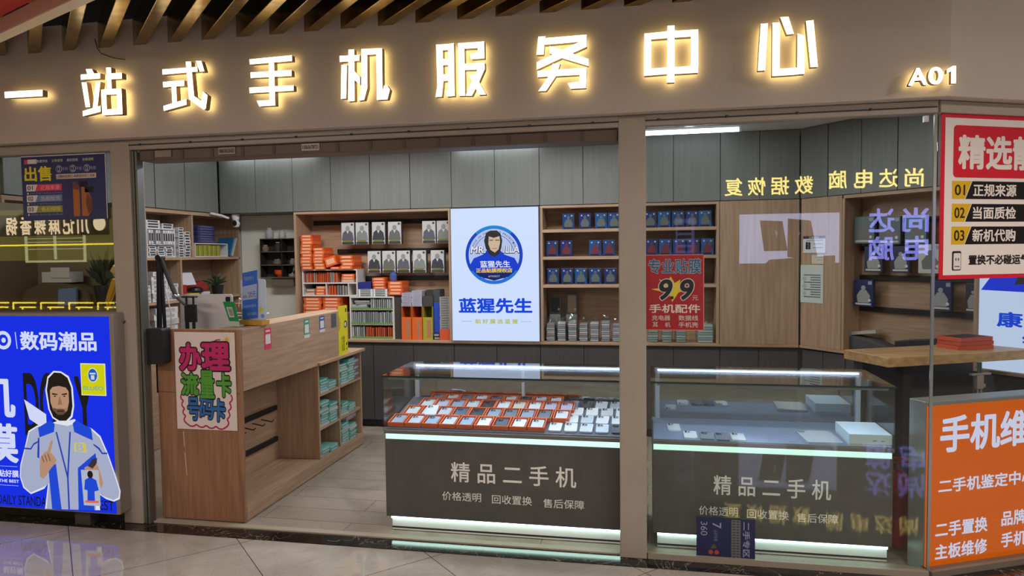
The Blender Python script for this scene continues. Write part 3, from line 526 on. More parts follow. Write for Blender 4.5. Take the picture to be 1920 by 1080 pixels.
fl(lp_, 'printed_arc', [[(cx + .268 * math.cos(t), cz + .268 * math.sin(t)) for t in [math.radians(215 + i * 11) for i in range(11)]] + [(cx + .24 * math.cos(t), cz + .24 * math.sin(t)) for t in [math.radians(325 - i * 11) for i in range(11)]]], EM((30, 120, 230), .8), 2)
NAV = EM((30, 40, 110), .6)
for i, ch in enumerate('FOCUS ON YOUR PHONE PROTECTION'):
    if ch == ' ': continue
    a = math.radians(160 - i * 4.8); txt(lp_, ch, cx + .212 * math.cos(a), cz + .212 * math.sin(a), .012, .017, NAV, 3, .02, rot=a - PI / 2)
fl(lp_, 'printed_line', [[(cx + .19 * math.cos(t), cz + .19 * math.sin(t)) for t in [math.radians(10 + i * 10) for i in range(17)]] + [(cx + .186 * math.cos(t), cz + .186 * math.sin(t)) for t in [math.radians(170 - i * 10) for i in range(17)]]], NAV, 3)
fl(lp_, 'printed_bust', [[(cx - .225, cz - .09), (cx - .19, cz - .03), (cx - .1, cz + .005), (cx - .06, cz + .05), (cx + .05, cz + .05), (cx + .1, cz + .0), (cx + .19, cz - .03), (cx + .225, cz - .09), (cx + .19, cz - .155), (cx + .1, cz - .215), (cx - .1, cz - .215), (cx - .19, cz - .155)]], EM((16, 64, 214), .8), 3)
fl(lp_, 'printed_bust', [[(cx - .19, cz - .155), (cx + .19, cz - .155), (cx + .13, cz - .2), (cx, cz - .236), (cx - .13, cz - .2)]], EM((14, 40, 120), .7), 4)
for s, x, w in (('MR.', -.145, .14), ('ILLA', .165, .15)): txt(lp_, s, cx + x, cz + .045, w, .062, EM((20, 30, 80), .6), 4, .02, skew=.1, grow=.05); txt(lp_, s, cx + x, cz + .048, w, .062, EM((236, 240, 255), .85), 5, .02, skew=.1)
DK = M((26, 24, 22), .5)
fl(lp_, 'printed_hair', [[(cx - .075, cz + .06), (cx - .09, cz + .13), (cx - .07, cz + .2), (cx - .03, cz + .222), (cx + .03, cz + .222), (cx + .065, cz + .19), (cx + .08, cz + .13), (cx + .07, cz + .06), (cx + .05, cz + .01), (cx + .01, cz - .02), (cx - .04, cz + .0)]], DK, 6)
fl(lp_, 'printed_face', [[(cx - .045, cz + .17), (cx, cz + .155), (cx + .055, cz + .17), (cx + .06, cz + .11), (cx + .045, cz + .05), (cx + .01, cz + .02), (cx - .03, cz + .045), (cx - .05, cz + .1)]], EM((226, 200, 172), .7), 7)
fl(lp_, 'printed_brow', [R4(cx - .04, cx - .005, cz + .13, cz + .137), R4(cx + .015, cx + .052, cz + .13, cz + .137), R4(cx - .015, cx + .03, cz + .056, cz + .06)], DK, 8)
txt(lp_, '蓝猩先生', cx + .01, cz - .085, .28, .062, EM((230, 236, 255), .85), 6, .02, skew=-.1); txt(lp_, '正品贴膜授权店', cx, cz - .142, .34, .042, EM((240, 200, 30), .85), 6, .03)
txt(lp_, '#MRBEST', cx, cz - .196, .11, .018, EM((180, 190, 190), .7), 6, .01)
txt(lp_, '蓝猩先生', -.0, .325, .69, .14, CB, 1, .035)
txt(lp_, '贴 好 膜 选 蓝 猩', .01, .18, .4, .042, EM((190, 196, 20), .8), 1, .02); fl(lp_, 'printed_rule', [R4(-.32, -.22, .178, .181), R4(.235, .335, .178, .181)], EM((150, 160, 190), .7))
# second lit poster on the right wall
q = rwl(1.85, -.012, .856)
p2 = board('light_box', 'white and blue lit poster behind the red trade-in poster, far right', 'light box', (q.x, q.y, q.z), .82, 1.218, .02, EM((206, 224, 255), .85), aR)
fl(p2, 'printed_cloth', [[(-.4, .52), (-.28, .7), (-.1, .82), (.4, .82), (.4, .5), (.1, .51)]], EM((24, 56, 224), .8)); fl(p2, 'printed_strap', [[(-.2, .56), (-.02, .58), (.0, .64), (-.18, .62)]], M((40, 48, 48), .5), 2)
fl(p2, 'printed_buckle', [R4(-.06, .02, .54, .65)], EM((200, 206, 200), .7), 3); fl(p2, 'printed_buckle', [R4(-.04, .0, .56, .63)], M((40, 50, 50), .5), 4)
txt(p2, '康宁', -.15, .335, .3, .1, CB, 1, .035); txt(p2, '钢化防爆', .1, .205, .5, .095, CB, 1, .035)

# ------------------------------------------------------------------ papers pinned on the narrow oak panel
def wpaper(label, s0, s1, z0, z1, col, rows, hdr=None):
    q = rwl((s0 + s1) / 2, -.004, z0); w, h = s1 - s0, z1 - z0
    p = board('paper', label, 'paper notice', (q.x, q.y, q.z), w, h, .003, M(col, .7), aR)
    if hdr: fl(p, 'printed_header', [R4(-w / 2, w / 2, h * .84, h)], M(hdr, .6))
    g = G()
    for i in range(rows):
        z = h * (.72 - .64 * i / max(1, rows)); g.flat(R4(-w * .05 - (w * .3 if i % 3 == 0 else 0), w * .4, z, z + h * .03), -.0012)
    ob('printed_rows', g, M((110, 116, 122), .7), p); return p
p = wpaper('white staff notice with dark header, topmost on the oak panel', .035, .25, 1.63, 1.77, (214, 216, 220), 3, (50, 56, 84))
txt(p, '交警提示', 0, .1275, .1, .016, PW, 2, .01); fl(p, 'printed_figures', [circ(-.07, .08, .012), R4(-.082, -.058, .03, .07), circ(-.045, .078, .012), R4(-.056, -.034, .03, .068)], M((30, 30, 40), .6))
wpaper('tiny cream card between the two notices on the oak panel', .12, .235, 1.54, 1.612, (206, 198, 184), 2)
p = wpaper('long pale green notice, lowest on the oak panel', .012, .232, 1.215, 1.53, (196, 206, 198), 10)
fl(p, 'printed_circle', [circ(-.07, .2, .02), circ(-.07, .14, .02), circ(-.07, .08, .018)], M((170, 180, 176), .7), 2)

# ------------------------------------------------------------------ ceiling lamps
for (x0, x1, y, lab) in ((-4.06, -3.13, 2.36, 'white ceiling tube lamp at the left above the counter'), (-1.74, -.95, 2.38, 'white ceiling tube lamp in the middle, half hidden by shutter box'), (-.03, .74, 2.14, 'white ceiling tube lamp seen through the front pane')):
    t = emp('tube_lamp', ((x0 + x1) / 2, y, 2.668), lab, 'ceiling lamp'); w = (x1 - x0) / 2
    ob('base', G().box(-w, w, -.018, .018, -.02, -.001), white_m, t); ob('tube', G().tube([(-w + .01, 0, -.038), (w - .01, 0, -.038)], .016, 12), EM((236, 246, 255), 9), t); ob('end_cap', G().box(-w - .006, -w + .012, -.02, .02, -.056, -.001).box(w - .012, w + .006, -.02, .02, -.056, -.001), white_m, t)
t = emp('downlight', (.335, 1.97, 2.668), 'round white downlight beside the right-hand ceiling tube', 'ceiling lamp')
ob('rim', G().lathe([(.075, -.001), (.075, -.012), (.06, -.016)]), white_m, t); ob('lens', G().lathe([(.058, -.012), (.058, -.0175), (.0, -.019)]), EM((240, 246, 255), 2.5), t)

# ------------------------------------------------------------------ showcases
def showcase(label, x0, x1, ramp):
    y0, y1 = .11, .66; c = (x0 + x1) / 2; w = x1 - x0; h = w / 2
    t = emp('showcase', (c, y0, .004), label, 'showcase'); d = y1 - y0
    cabp = ob('cabinet', G().box(-h + .005, h - .005, .004, d, .09, .557), show_m, t, .002)
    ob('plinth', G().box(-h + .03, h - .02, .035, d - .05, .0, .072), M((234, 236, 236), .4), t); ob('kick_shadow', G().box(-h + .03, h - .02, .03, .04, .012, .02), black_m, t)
    ob('plinth_strip', G().box(-h + .03, h - .02, .02, .034, .072, .086), EM((214, 255, 240), 6.0), t)
    ob('shelf_rim', G().box(-h, h, 0, d, .59, .612), M((120, 116, 112), .4, .3), t, .002)
    ob('shelf_strip', G().box(-h + .01, h - .01, .008, .026, .558, .588), EM((196, 246, 222), 1.35), t)
    if ramp: ob('display_ramp', G().pri([(.02, .613), (d - .03, .613), (d - .03, .613 + .094), (.02, .617)], -h + .012, h - .012, 'x'), M((92, 94, 106), .6), t)
    else: ob('deck', G().box(-h + .012, h - .012, .012, d - .02, .612, .616), M((120, 132, 158), .55), t)
    zt = .935
    ob('front_glass', G().box(-h, h, 0, .006, .612, zt - .006), case_m, t)
    for s in (-1, 1): ob('side_glass', G().box(s * h - s * .006, s * h, .006, d, .612, zt - .006), case_m, t)
    ob('top_glass', G().box(-h - .004, h + .004, -.004, d + .004, zt - .006, zt + .002), case_m, t)
    e = G(); e.box(-h - .004, h + .004, -.0046, -.004, zt - .007, zt + .003)
    for s in (-1, 1): e.box(s * (h + .004), s * (h + .0046), -.004, d, zt - .006, zt + .002)
    ob('glass_edge', e, edge_m, t); ob('corner_edge', G().box(-h - .0006, -h, -.0006, .004, .612, zt - .006).box(h, h + .0006, -.0006, .004, .612, zt - .006), edge_m, t)
    ob('back_mirror', G().box(-h + .02, h - .02, d - .018, d - .014, .617, zt - .03), mirror_m, t)
    al = M((206, 210, 216), .3, .3)
    for x in (-h + .026, 0 if ramp else None, h - .05):
        if x is not None: ob('post', G().box(x, x + .026 if x else .018, d - .045, d - .02, .612, zt - .006), al, t, .002)
    ob('top_rail', G().box(-h + .02, h - .02, d - .05, d - .02, zt - .03, zt - .0065), al, t); ob('lamp_strip', G().box(-h + .04, h - .04, d - .06, d - .051, zt - .02, zt - .011), EM((186, 212, 255), 11), t)
    ob('front_rail', G().box(-h + .03, h - .03, .0085, .0105, zt - .02, zt - .0065).box(-h + .03, h - .03, .0105, .03, zt - .009, zt - .0065), M((150, 156, 158), .3, .4), t); ob('hidden_fill_strip', G().box(-h + .04, h - .04, .012, .028, zt - .013, zt - .0092), EM((184, 212, 255), 27), t)  # front glowing strip is added, hidden behind the rail to brighten the deck
    g = G(); SW = M((240, 240, 236), .5)
    n1 = txt(cabp, '精 品 二 手 机', (-.765 if ramp else .652) - c, .377, .735 if ramp else .6, .118 if ramp else .108, SW, y=.0035, bold=.012)
    n2 = txt(cabp, '价格透明', (-1.07 if ramp else .378) - c, .232, .235 if ramp else .205, .052 if ramp else .05, SW, y=.0035, bold=.004)
    txt(cabp, '回收置换', (-.77 if ramp else .635) - c, .228, .235 if ramp else .215, .052 if ramp else .05, SW, y=.0035, bold=.004); txt(cabp, '售后保障', (-.47 if ramp else .885) - c, .222, .235 if ramp else .205, .052 if ramp else .05, SW, y=.0035, bold=.004)
    return t
sc1 = showcase('glass-topped showcase full of boxed phones in the open doorway', -1.542, -.05, True)
sc2 = showcase('nearly empty glass-topped showcase behind the front pane', .022, 1.258, False)

# phones
def phone_mesh(w=.072, l=.148, t=.0085):
    g = G().pri(rrect(-w / 2, w / 2, -l / 2, l / 2, .011, 3), 0, t, 'z'); return g
PCOL = [(206, 210, 216), (226, 228, 232), (170, 178, 196), (196, 190, 214), (58, 60, 66), (120, 126, 138), (216, 208, 196), (92, 104, 128), (232, 232, 236), (150, 170, 190)]
PNAM = ['silver', 'white', 'steel blue', 'pale lilac', 'black', 'grey', 'cream', 'slate blue', 'bright white', 'ice blue']
protos = []
for i, c in enumerate(PCOL):
    bmx = M((max(0, c[0] - 30), max(0, c[1] - 30), max(0, c[2] - 28)), .3); me = phone_mesh().me('phone', M(c, .25, .1))
    bu = G().pri(rrect(-.03, .002, .028, .066, .009, 3), .0085, .0108, 'z').me('camera_bump', bmx); g = G()
    for a, b in ((-.022, .056), (-.022, .038), (-.006, .047)): g.lathe([(.0068, .0108), (.0068, .0122), (.0, .0122)], (a, b, 0), 10)
    protos.append((me, bu, g.me('camera_lens', black_m)))
def phone(ci, label, loc, rz=0.0, tilt=0.0, group=None, face=False, scale=1.0):
    me, bu, ln = protos[ci]; o = link(bpy.data.objects.new('phone', me)); o.location = loc; o.rotation_euler = (tilt, 0, rz); o.scale = (scale,) * 3; tag(o, label, 'phone', group)
    if not face:
        b_ = link(bpy.data.objects.new('camera_bump', bu), o); link(bpy.data.objects.new('camera_lens', ln), b_)
    return o
OX = M((214, 92, 34), .5); OXI = M((60, 40, 34), .7)
BXW, BXL, BXH = .098, .134, .026
g = G().box(-BXW / 2, BXW / 2, -BXL / 2, BXL / 2, 0, .004)
for a in ((-BXW / 2, -BXW / 2 + .007, -BXL / 2, BXL / 2), (BXW / 2 - .007, BXW / 2, -BXL / 2, BXL / 2), (-BXW / 2 + .007, BXW / 2 - .007, -BXL / 2, -BXL / 2 + .007), (-BXW / 2 + .007, BXW / 2 - .007, BXL / 2 - .007, BXL / 2)): g.box(*a, .004, BXH)
box_me = g.me('phone_box', OX); ins_me = G().box(-BXW / 2 + .0075, BXW / 2 - .0075, -BXL / 2 + .0075, BXL / 2 - .0075, .0045, .011).me('insert', OXI)
TH = math.atan2(.09, .5); cT, sT = math.cos(TH), math.sin(TH)
def on_ramp(x, s, h=0.0): return (x, .135 + s * cT - h * sT, .623 + s * sT + h * cT)
RN = ['front', 'second', 'third', 'rear']
rows = [(-1.535, -.578, 9, .018), (-1.492, -.452, 10, .155), (-1.43, -.44, 10, .283), (-1.392, -.52, 9, .425 - .07)]
rows[3] = (-1.392, -.52, 9, .41)
for r, (xa, xb, n, s0) in enumerate(rows):
    pit = (xb - xa) / n
    for i in range(n):
        x = xa + pit * (i + .5); jit = random.uniform(-.02, .02)
        c = on_ramp(x, s0 + (BXL / 2 if r < 3 else .05), .0012)
        o = link(bpy.data.objects.new('phone_box', box_me)); o.location = c; o.rotation_euler = (TH, 0, jit); tag(o, f'open orange phone box, {nth(i)} from the left in the {RN[r]} row of the showcase', 'phone box', 'orange phone boxes on the display ramp')
        if r == 3: o.scale = (.94, .6, 1)
        link(bpy.data.objects.new('insert', ins_me), o)
        ci = random.choice([0, 1, 2, 3, 5, 6, 7, 8, 9, 0, 1]) if (r, i) not in ((0, 6), (2, 4), (1, 4), (3, 6)) else 4
        p = phone(ci, f'{PNAM[ci]} phone in the {nth(i)} orange box of the {RN[r]} row', on_ramp(x, s0 + (BXL / 2 if r < 3 else .05), .0125), jit, TH, 'phones lying in orange boxes')
        p.scale = (.98, .76, 1) if r < 3 else (.9, .46, 1)
# loose phones at the right of the ramp
for r, s0 in enumerate((.025, .145, .26, .37)):
    for i in range(5):
        x = (-.525, -.44, -.42, -.46)[r] + i * .09
        if x > -.09: continue
        ci = random.choice([8, 1, 0, 9, 4, 8, 1]); p = phone(ci, f'loose {PNAM[ci]} phone, {nth(i)} in the {RN[r]} row right of the orange boxes', on_ramp(x, s0 + .055, .001), random.uniform(-.05, .05), TH, 'loose phones on the display ramp')
        p.scale = (1, .74, 1)
o = phone(8, 'white phone lying across the second row of orange boxes', on_ramp(-1.31, .2, .03), .1, TH + .1); o.scale = (1, .8, 1)
# showcase two
for i, (x, y, ci, lab) in enumerate(((.15, .36, 1, 'white phone, leftmost in the nearly empty showcase'), (.235, .2, 8, 'white phone with a round camera, second from left in the showcase'), (.325, .19, 5, 'grey phone in the middle of five in the showcase'), (.405, .185, 7, 'slate phone, fourth from the left in the showcase'), (.49, .19, 0, 'silver phone, rightmost of the small phones in the showcase'))): phone(ci, lab, (x, y + .014, .6205), random.uniform(-.05, .05))
o = emp('tablet', (.92, .252, .6205), 'silver tablet lying beside the white box in the showcase', 'tablet', None, .05)
ob('body', G().pri(rrect(-.09, .09, -.125, .125, .012), 0, .013, 'z'), M((186, 194, 206), .25, .3), o); ob('camera_bump', G().pri(rrect(-.082, -.05, .085, .117, .006), .013, .0145, 'z'), M((90, 96, 104), .3), o)
o = emp('laptop_box', (1.146, .265, .6205), 'flat white laptop box at the right of the nearly empty showcase', 'box')
ob('lid', G().box(-.104, .104, -.14, .14, .01, .064), M((214, 228, 240), .5), o, .002); ob('base', G().box(-.102, .102, -.138, .138, 0, .0095), M((206, 210, 208), .5), o); fl(o, 'printed_lettering', [R4(.01, .03, .03, .033), R4(.05, .07, .028, .031)], M((90, 96, 100), .5), y=-.141)
# ------------------------------------------------------------------ reception counter
ct = emp('reception_counter', (-2.78, 1.0, .004), 'oak reception counter with a hanging side panel at the left of the doorway', 'counter')
def cp(n, g, m, bev=.0015): return ob(n, g, m, ct, bev, (2.78, -1.0, -.004))
cp('end_panel', G().box(-3.03, -2.455, .085, .115, .006, 1.208), wood_hr)
cp('hanging_panel', G().box(-2.482, -2.455, .116, 1.63, .822, 1.208), wood_hy)
cp('ledge', G().box(-2.66, -2.483, .116, 1.63, 1.185, 1.207), wood_hy)
cp('inner_panel', G().box(-2.66, -2.645, .116, 1.63, .78, 1.184), wood_hy)
cp('desk_top', G().box(-3.03, -2.661, .116, 1.63, .755, .779), wood_hy)
cp('lower_top', G().box(-2.9, -2.43, 1.1, 1.95, .822, .845), wood_hy)
cp('recess_back', G().box(-2.82, -2.805, .116, 1.11, .1, .82), wood_hy)
cp('base', G().box(-2.82, -2.455, .116, 1.93, .006, .1), wood_hy)
for x, ya, yb in ((-2.82, 1.11, 1.93),): cp('cubby_back', G().box(x, x + .012, ya, yb, .1, .82), wood_hy)
for y in (1.11, 1.47, 1.905): cp('divider', G().box(-2.807, -2.458, y, y + .02, .101, .821), wood_v)
for z in (.335, .595):
    for a, b in ((1.13, 1.47), (1.49, 1.905)): cp('cubby_shelf', G().box(-2.807, -2.46, a, b, z - .018, z), wood_hy)
cp('panel_line', G().box(-3.028, -2.46, .0842, .085, .81, .813), M((96, 60, 42), .5), 0)
for z in (.5, .26): cp('hook_rail', G().box(-2.804, -2.785, .2, 1.08, z - .018, z + .018), black_m)
for z, n in ((.78, 4), (.48, 6)):
    for i in range(n):
        y = .25 + i * (.2 if n == 4 else .12); ob('hook', G().tube([(-2.785, y, z - .02), (-2.70, y, z - .035), (-2.685, y, z - .02)], .004, 6), black_m, ct, 0, (2.78, -1.0, -.004))
ob('scratch', G().tube([(-2.862, .0845, .565), (-2.858, .0845, .47)], .003, 5).tube([(-2.855, .0845, .43), (-2.847, .0845, .285)], .0032, 5), M((206, 176, 150), .7), ct, 0, (2.78, -1.0, -.004))
# handmade poster on the end panel
p = board('poster', 'handmade white poster with pink, green and blue bubble characters on the counter end', 'poster', (-2.69, .078, .582), .415, .61, .004, M((226, 212, 206), .7))
MG = M((196, 34, 104), .6); GN = M((84, 158, 52), .6); BL = M((44, 108, 178), .6); INK = M((28, 16, 26), .6)
for s, x, z, w, h, m, rt2 in (('办', -.1, .455, .15, .17, MG, 0), ('理', .075, .46, .19, .17, MG, 0), ('流', -.11, .285, .12, .14, GN, 0), ('量', .01, .285, .1, .17, GN, 0), ('卡', .125, .285, .1, .15, GN, 0), ('号', -.09, .13, .08, .14, BL, 0), ('码', -.0, .13, .1, .12, BL, -.1), ('卡', .085, .125, .09, .14, BL, -.05)):
    hb = .012 if s in '量码号' else .03; txt(p, s, x, z, w, h, INK, 1, hb, rot=rt2, grow=.06); txt(p, s, x, z, w, h, m, 2, hb, rot=rt2, grow=.012)
th = [(-.165, .22)]; pts = []
for a, b in (((-.165, .225), (-.14, .035)), ((-.14, .035), (.13, .02)), ((.13, .02), (.17, .225))):
    for k in range(13):
        f = k / 12; nx, nz = -(b[1] - a[1]), b[0] - a[0]; l = math.hypot(nx, nz); s = -abs(math.sin(f * PI * 4)) * .016; pts.append((a[0] + (b[0] - a[0]) * f + nx / l * s, a[1] + (b[1] - a[1]) * f + nz / l * s))
g = G()
for a, b in zip(pts, pts[1:]):
    d = math.hypot(b[0] - a[0], b[1] - a[1]) or 1; nx, nz = -(b[1] - a[1]) / d * .005, (b[0] - a[0]) / d * .005
    g.flat([(a[0] + nx, a[1] + nz), (a[0] - nx, a[1] - nz), (b[0] - nx, b[1] - nz), (b[0] + nx, b[1] + nz)], -.0008)
ob('printed_cloud', g, M((186, 40, 96), .6), p)
fl(p, 'printed_sun', [circ(.155, .565, .014)] + [[(.155 + .018 * math.cos(a - .12), .565 + .018 * math.sin(a - .12)), (.155 + .03 * math.cos(a), .565 + .03 * math.sin(a)), (.155 + .018 * math.cos(a + .12), .565 + .018 * math.sin(a + .12))] for a in [i * PI / 4 for i in range(8)]], M((222, 176, 50), .6))
fl(p, 'printed_swish', [[(.06, .55), (.08, .566), (.11, .568), (.112, .562), (.085, .558), (.066, .545)]], M((170, 50, 70), .6))
# things on the counter
o = tag(ob('hanging_box', G().pri(rrect(-.068, .068, 0, .222, .02), 0, .07), M((24, 25, 32), .5), None, .004, (-3.005, .012, .997)), 'dark rounded box hung on the counter corner beside the left column', 'box')
o.location = (-2.99, .006, .997)
t = emp('boom_arm', (-3.05, .22, 1.0), 'black scissor boom arm clamped at the left end of the counter', 'boom arm')
ob('post', G().tube([(-.06, 0, .2), (-.05, 0, .46), (-.045, 0, .66)], .017, 10).tube([(-.02, 0, .2), (-.025, 0, .42), (-.03, 0, .655)], .011, 8), M((26, 32, 48), .4), t, 0)
ob('joint', G().tube([(-.04, -.02, .655), (-.04, .03, .655)], .02, 12), black_m, t); ob('upper_arm', G().tube([(-.035, 0, .655), (.02, -.005, .53), (.075, -.01, .41)], .014, 8), black_m, t); ob('elbow', G().tube([(.075, -.03, .405), (.075, .012, .405)], .015, 10), steel_m, t)
ob('forearm', G().tube([(.075, -.01, .405), (.115, -.012, .37), (.155, -.015, .345)], .009, 8), black_m, t); ob('cable', G().tube([(-.0, -.012, .45), (.03, -.02, .36), (.045, -.02, .3), (.04, -.02, .2)], .004, 6), M((216, 216, 214), .5), t)
ob('clamp_foot', G().box(-.075, .0, -.03, .03, -.22, .2), black_m, t, .004)
t = emp('phone_holder', (-2.872, .2, 1.2), 'black phone holder at the end of the boom arm', 'phone holder')
ob('plate', G().box(-.04, .04, 0, .022, .04, .155), black_m, t, .004); ob('upper_jaw', G().box(-.05, .045, -.012, .025, .198, .208).box(-.03, -.02, .0, .012, .155, .2).box(.02, .03, .0, .012, .155, .2), black_m, t, .002); ob('lower_jaw', G().box(-.036, -.014, 0, .014, -.42, .04).box(.014, .03, .0, .014, -.42, .04), black_m, t, .002)
t = emp('tablet', (-2.83, .34, .78), 'large silver tablet standing upright behind the phone holder', 'tablet', None, .08)
ob('body', G().pri(rrect(-.2, .165, .02, .632, .02), 0, .008), M((214, 212, 214), .4), t); ob('camera_bump', G().pri(rrect(.118, .15, .583, .615, .008), -.003, 0), black_m, t); ob('stand', G().box(-.12, .1, .0, .12, .0, .02).box(-.02, .02, .01, .02, .02, .4), steel_m, t, .002)
t = emp('paper_bag', (-2.96, .95, .78), 'brown paper bag standing on the counter behind the boom arm', 'bag'); ob('bag', G().box(-.06, .05, -.03, .04, 0, .53), M((150, 110, 84), .8), t, .004); ob('handle', G().tube([(-.02, -.035, .5), (-.01, -.04, .57), (.02, -.04, .55), (.03, -.035, .5)], .004, 6), M((224, 222, 216), .6), t)
t = emp('wire_basket', (-2.80, .66, .78), 'white wire basket on the counter behind the green card', 'basket'); g = G()
for z in (.34, .42, .47): g.tube([(-.17, -.08, z), (.14, -.08, z), (.14, .12, z), (-.17, .12, z), (-.17, -.08, z)], .004, 5)
for i in range(9): g.tube([(-.17 + i * .0387, -.08, .33), (-.17 + i * .0387, -.08, .47)], .0025, 5)
ob('basket', g, white_m, t); ob('legs', G().box(-.16, .13, -.07, .11, 0, .33), M((70, 66, 62), .6), t)
t = emp('card_stand', (-2.6, .25, 1.209), 'tilted green payment card stand on the counter ledge', 'card stand', None, -.25)
g = G().pri([(-.05, 0), (.03, 0), (.0, .155), (-.1, .155)] if False else [(-.02, .002), (.06, .002), (.015, .16), (-.085, .16)], 0, .004); ob('card', g, M((34, 146, 84), .5), t)
fl(t, 'white_square', [[(-.03, .06), (.015, .06), (-.003, .125), (-.055, .125)]], M((206, 210, 206), .5)); fl(t, 'white_foot', [[(-.02, .002), (.06, .002), (.05, .035), (-.032, .035)]], M((196, 206, 198), .5)); fl(t, 'inner_square', [[(-.022, .07), (.009, .07), (-.005, .116), (-.043, .116)]], M((150, 154, 156), .5), 2); ob('easel', G().box(-.01, .03, .004, .06, 0, .008), M((190, 200, 194), .4), t)
t = emp('price_stand', (-2.535, .36, 1.209), 'blue price board in a clear stand marked 20, on the ledge', 'sign stand', None, -.12)
ob('base', G().box(-.09, .1, -.03, .05, 0, .034), M((196, 146, 60), .5), t, .003)
pb = ob('board', G().pri([(-.07, .034), (.045, .05), (.055, .36), (-.06, .34)], -.004, 0), M((54, 104, 206), .5), t); fl(pb, 'printed_band', [[(-.068, .16), (.047, .175), (.051, .27), (-.064, .25)]], M((166, 184, 226), .5), y=-.0046)
txt(pb, '20元', .012, .2, .06, .04, M((60, 70, 130), .5), y=-.0052, rot=.1); txt(pb, '最低仅', -.045, .185, .03, .018, M((60, 70, 130), .5), y=-.0052, rot=.1); txt(pb, '流量套餐卡', -.01, .305, .08, .026, M((150, 176, 236), .5), y=-.0052, rot=.1); txt(pb, '100分钟通话', -.008, .125, .1, .02, M((170, 190, 236), .5), y=-.0052, rot=.1); txt(pb, '20G流量包', .005, .075, .08, .02, M((170, 190, 236), .5), y=-.0052, rot=.1)
ob('acrylic_stand', G().pri(rrect(-.085, .11, .03, .3, .02), .006, .01), M((196, 214, 240), .2), t); fl(t, 'printed_dots', [circ(.07, .1, .017), ], M((206, 206, 60), .5), y=.0052); fl(t, 'printed_dots', [circ(.08, .06, .014)], M((120, 150, 220), .5), y=.005)
# stickers on the hanging panel (facing +x)
def psticker(label, y, z0, w, h, col, panel=(212, 212, 212), inner=None):
    p = board('sticker', label, 'sticker', (-2.4535, y, z0), w, h, .0014, M(col, .6), PI / 2)
    fl(p, 'white_square', [R4(-w * .36, w * .36, h * .25, h * .7)], M(panel, .6)); fl(p, 'printed_band', [R4(-w * .3, w * .3, h * .82, h * .9)], M(panel, .6))
    if inner: fl(p, 'foot_band', [R4(-w / 2, w / 2, 0, h * .18)], M(inner, .6))
psticker('pink payment sticker, nearest on the counter side panel', .41, 1.045, .085, .14, (206, 60, 90))
psticker('green payment sticker in the middle of the counter side panel', .945, 1.055, .085, .14, (60, 150, 110), inner=(206, 206, 200))
psticker('blue payment sticker, third along the counter side panel', 1.19, 1.07, .085, .125, (60, 84, 160), inner=(206, 206, 206))
p = board('sticker', 'dark grey sticker at the far end of the counter side panel', 'sticker', (-2.4535, 1.395, 1.085), .09, .11, .0014, M((78, 84, 86), .5), PI / 2)
p = board('booklet', 'yellow folded leaflet taped to the far end of the counter panel', 'leaflet', (-2.452, 1.56, .835), .17, .41, .004, M((214, 206, 20), .5), PI / 2)
fl(p, 'printed_burst', [[(-.085 + (.05 if i % 2 else .036) * math.cos(a) * .9, .27 + (.075 if i % 2 else .05) * math.sin(a)) for i, a in enumerate([-PI / 2 + k * PI / 10 for k in range(11)])]], M((190, 160, 60), .5)); fl(p, 'printed_ring', [circ(.045, .255, .03)], M((24, 24, 28), .5)); fl(p, 'printed_ring', [circ(.04, .255, .019)], M((206, 206, 216), .5), 2)
txt(p, '精选优品', .01, .1, .12, .024, M((60, 64, 20), .5), 1, .01, rot=-PI / 2); txt(p, '放心选购', -.02, .1, .12, .024, M((90, 94, 20), .5), 1, .01, rot=-PI / 2); fl(p, 'printed_mark', [R4(.045, .07, .355, .385), circ(.06, .09, .012), R4(.055, .068, .04, .055)], M((50, 56, 20), .5))

# teal packs in the counter cubbies
TE = [M((86, 166, 148), .5), M((70, 150, 136), .5), M((104, 176, 160), .5)]; PKW = M((176, 186, 184), .45)
tp = {}
def slim(name, label, cat, loc, size, mat, rz=0.0, group=None, edge=None, tilt=0.0):
    k = (size, mat.name, edge.name if edge else None)
    if k not in tp:
        w, d, h = size; a = G().box(-w / 2, w / 2, -d / 2, d / 2, 0, h).me('pack', mat); b = None
        if edge: b = G().box(-w * .36, w * .36, -d / 2 - .0008, -d / 2, h * .22, h * .78).me('printed_label', edge)
        tp[k] = (a, b)
    a, b = tp[k]; o = link(bpy.data.objects.new(name, a)); o.location = loc; o.rotation_euler = (0, tilt, rz); tag(o, label, cat, group)
    if b: link(bpy.data.objects.new('printed_label', b), o)
    return o
CUB = {'top left': (1.135, 1.465, .596, 5, 2), 'top right': (1.495, 1.9, .596, 9, 2), 'middle left': (1.135, 1.465, .336, 10, 2), 'middle right': (1.495, 1.9, .336, 6, 2), 'lower right': (1.495, 1.9, .101, 8, 2), 'lower left': (1.135, 1.465, .101, 3, 2)}
for cn, (ya, yb, z, n, cols) in CUB.items():
    for c in range(cols):
        nn = max(2, n - (2 if c == 1 and cn != 'top right' else 0) - (random.randint(0, 1)))
        for i in range(nn):
            hh = .02
            slim('slim_pack', f'teal slim pack, {nth(i)} from the bottom of the {"near" if c == 0 else "far"} stack in the {cn} cubby', 'accessory pack', (-2.535 + random.uniform(-.006, .006), ya + .085 + c * .15, z + .001 + i * (hh + .0012)), (.15, .14, hh), TE[(i + c) % 3] if (i + c) % 5 else PKW, PI / 2 + random.uniform(-.04, .04), 'teal packs in the counter cubbies', PKW)

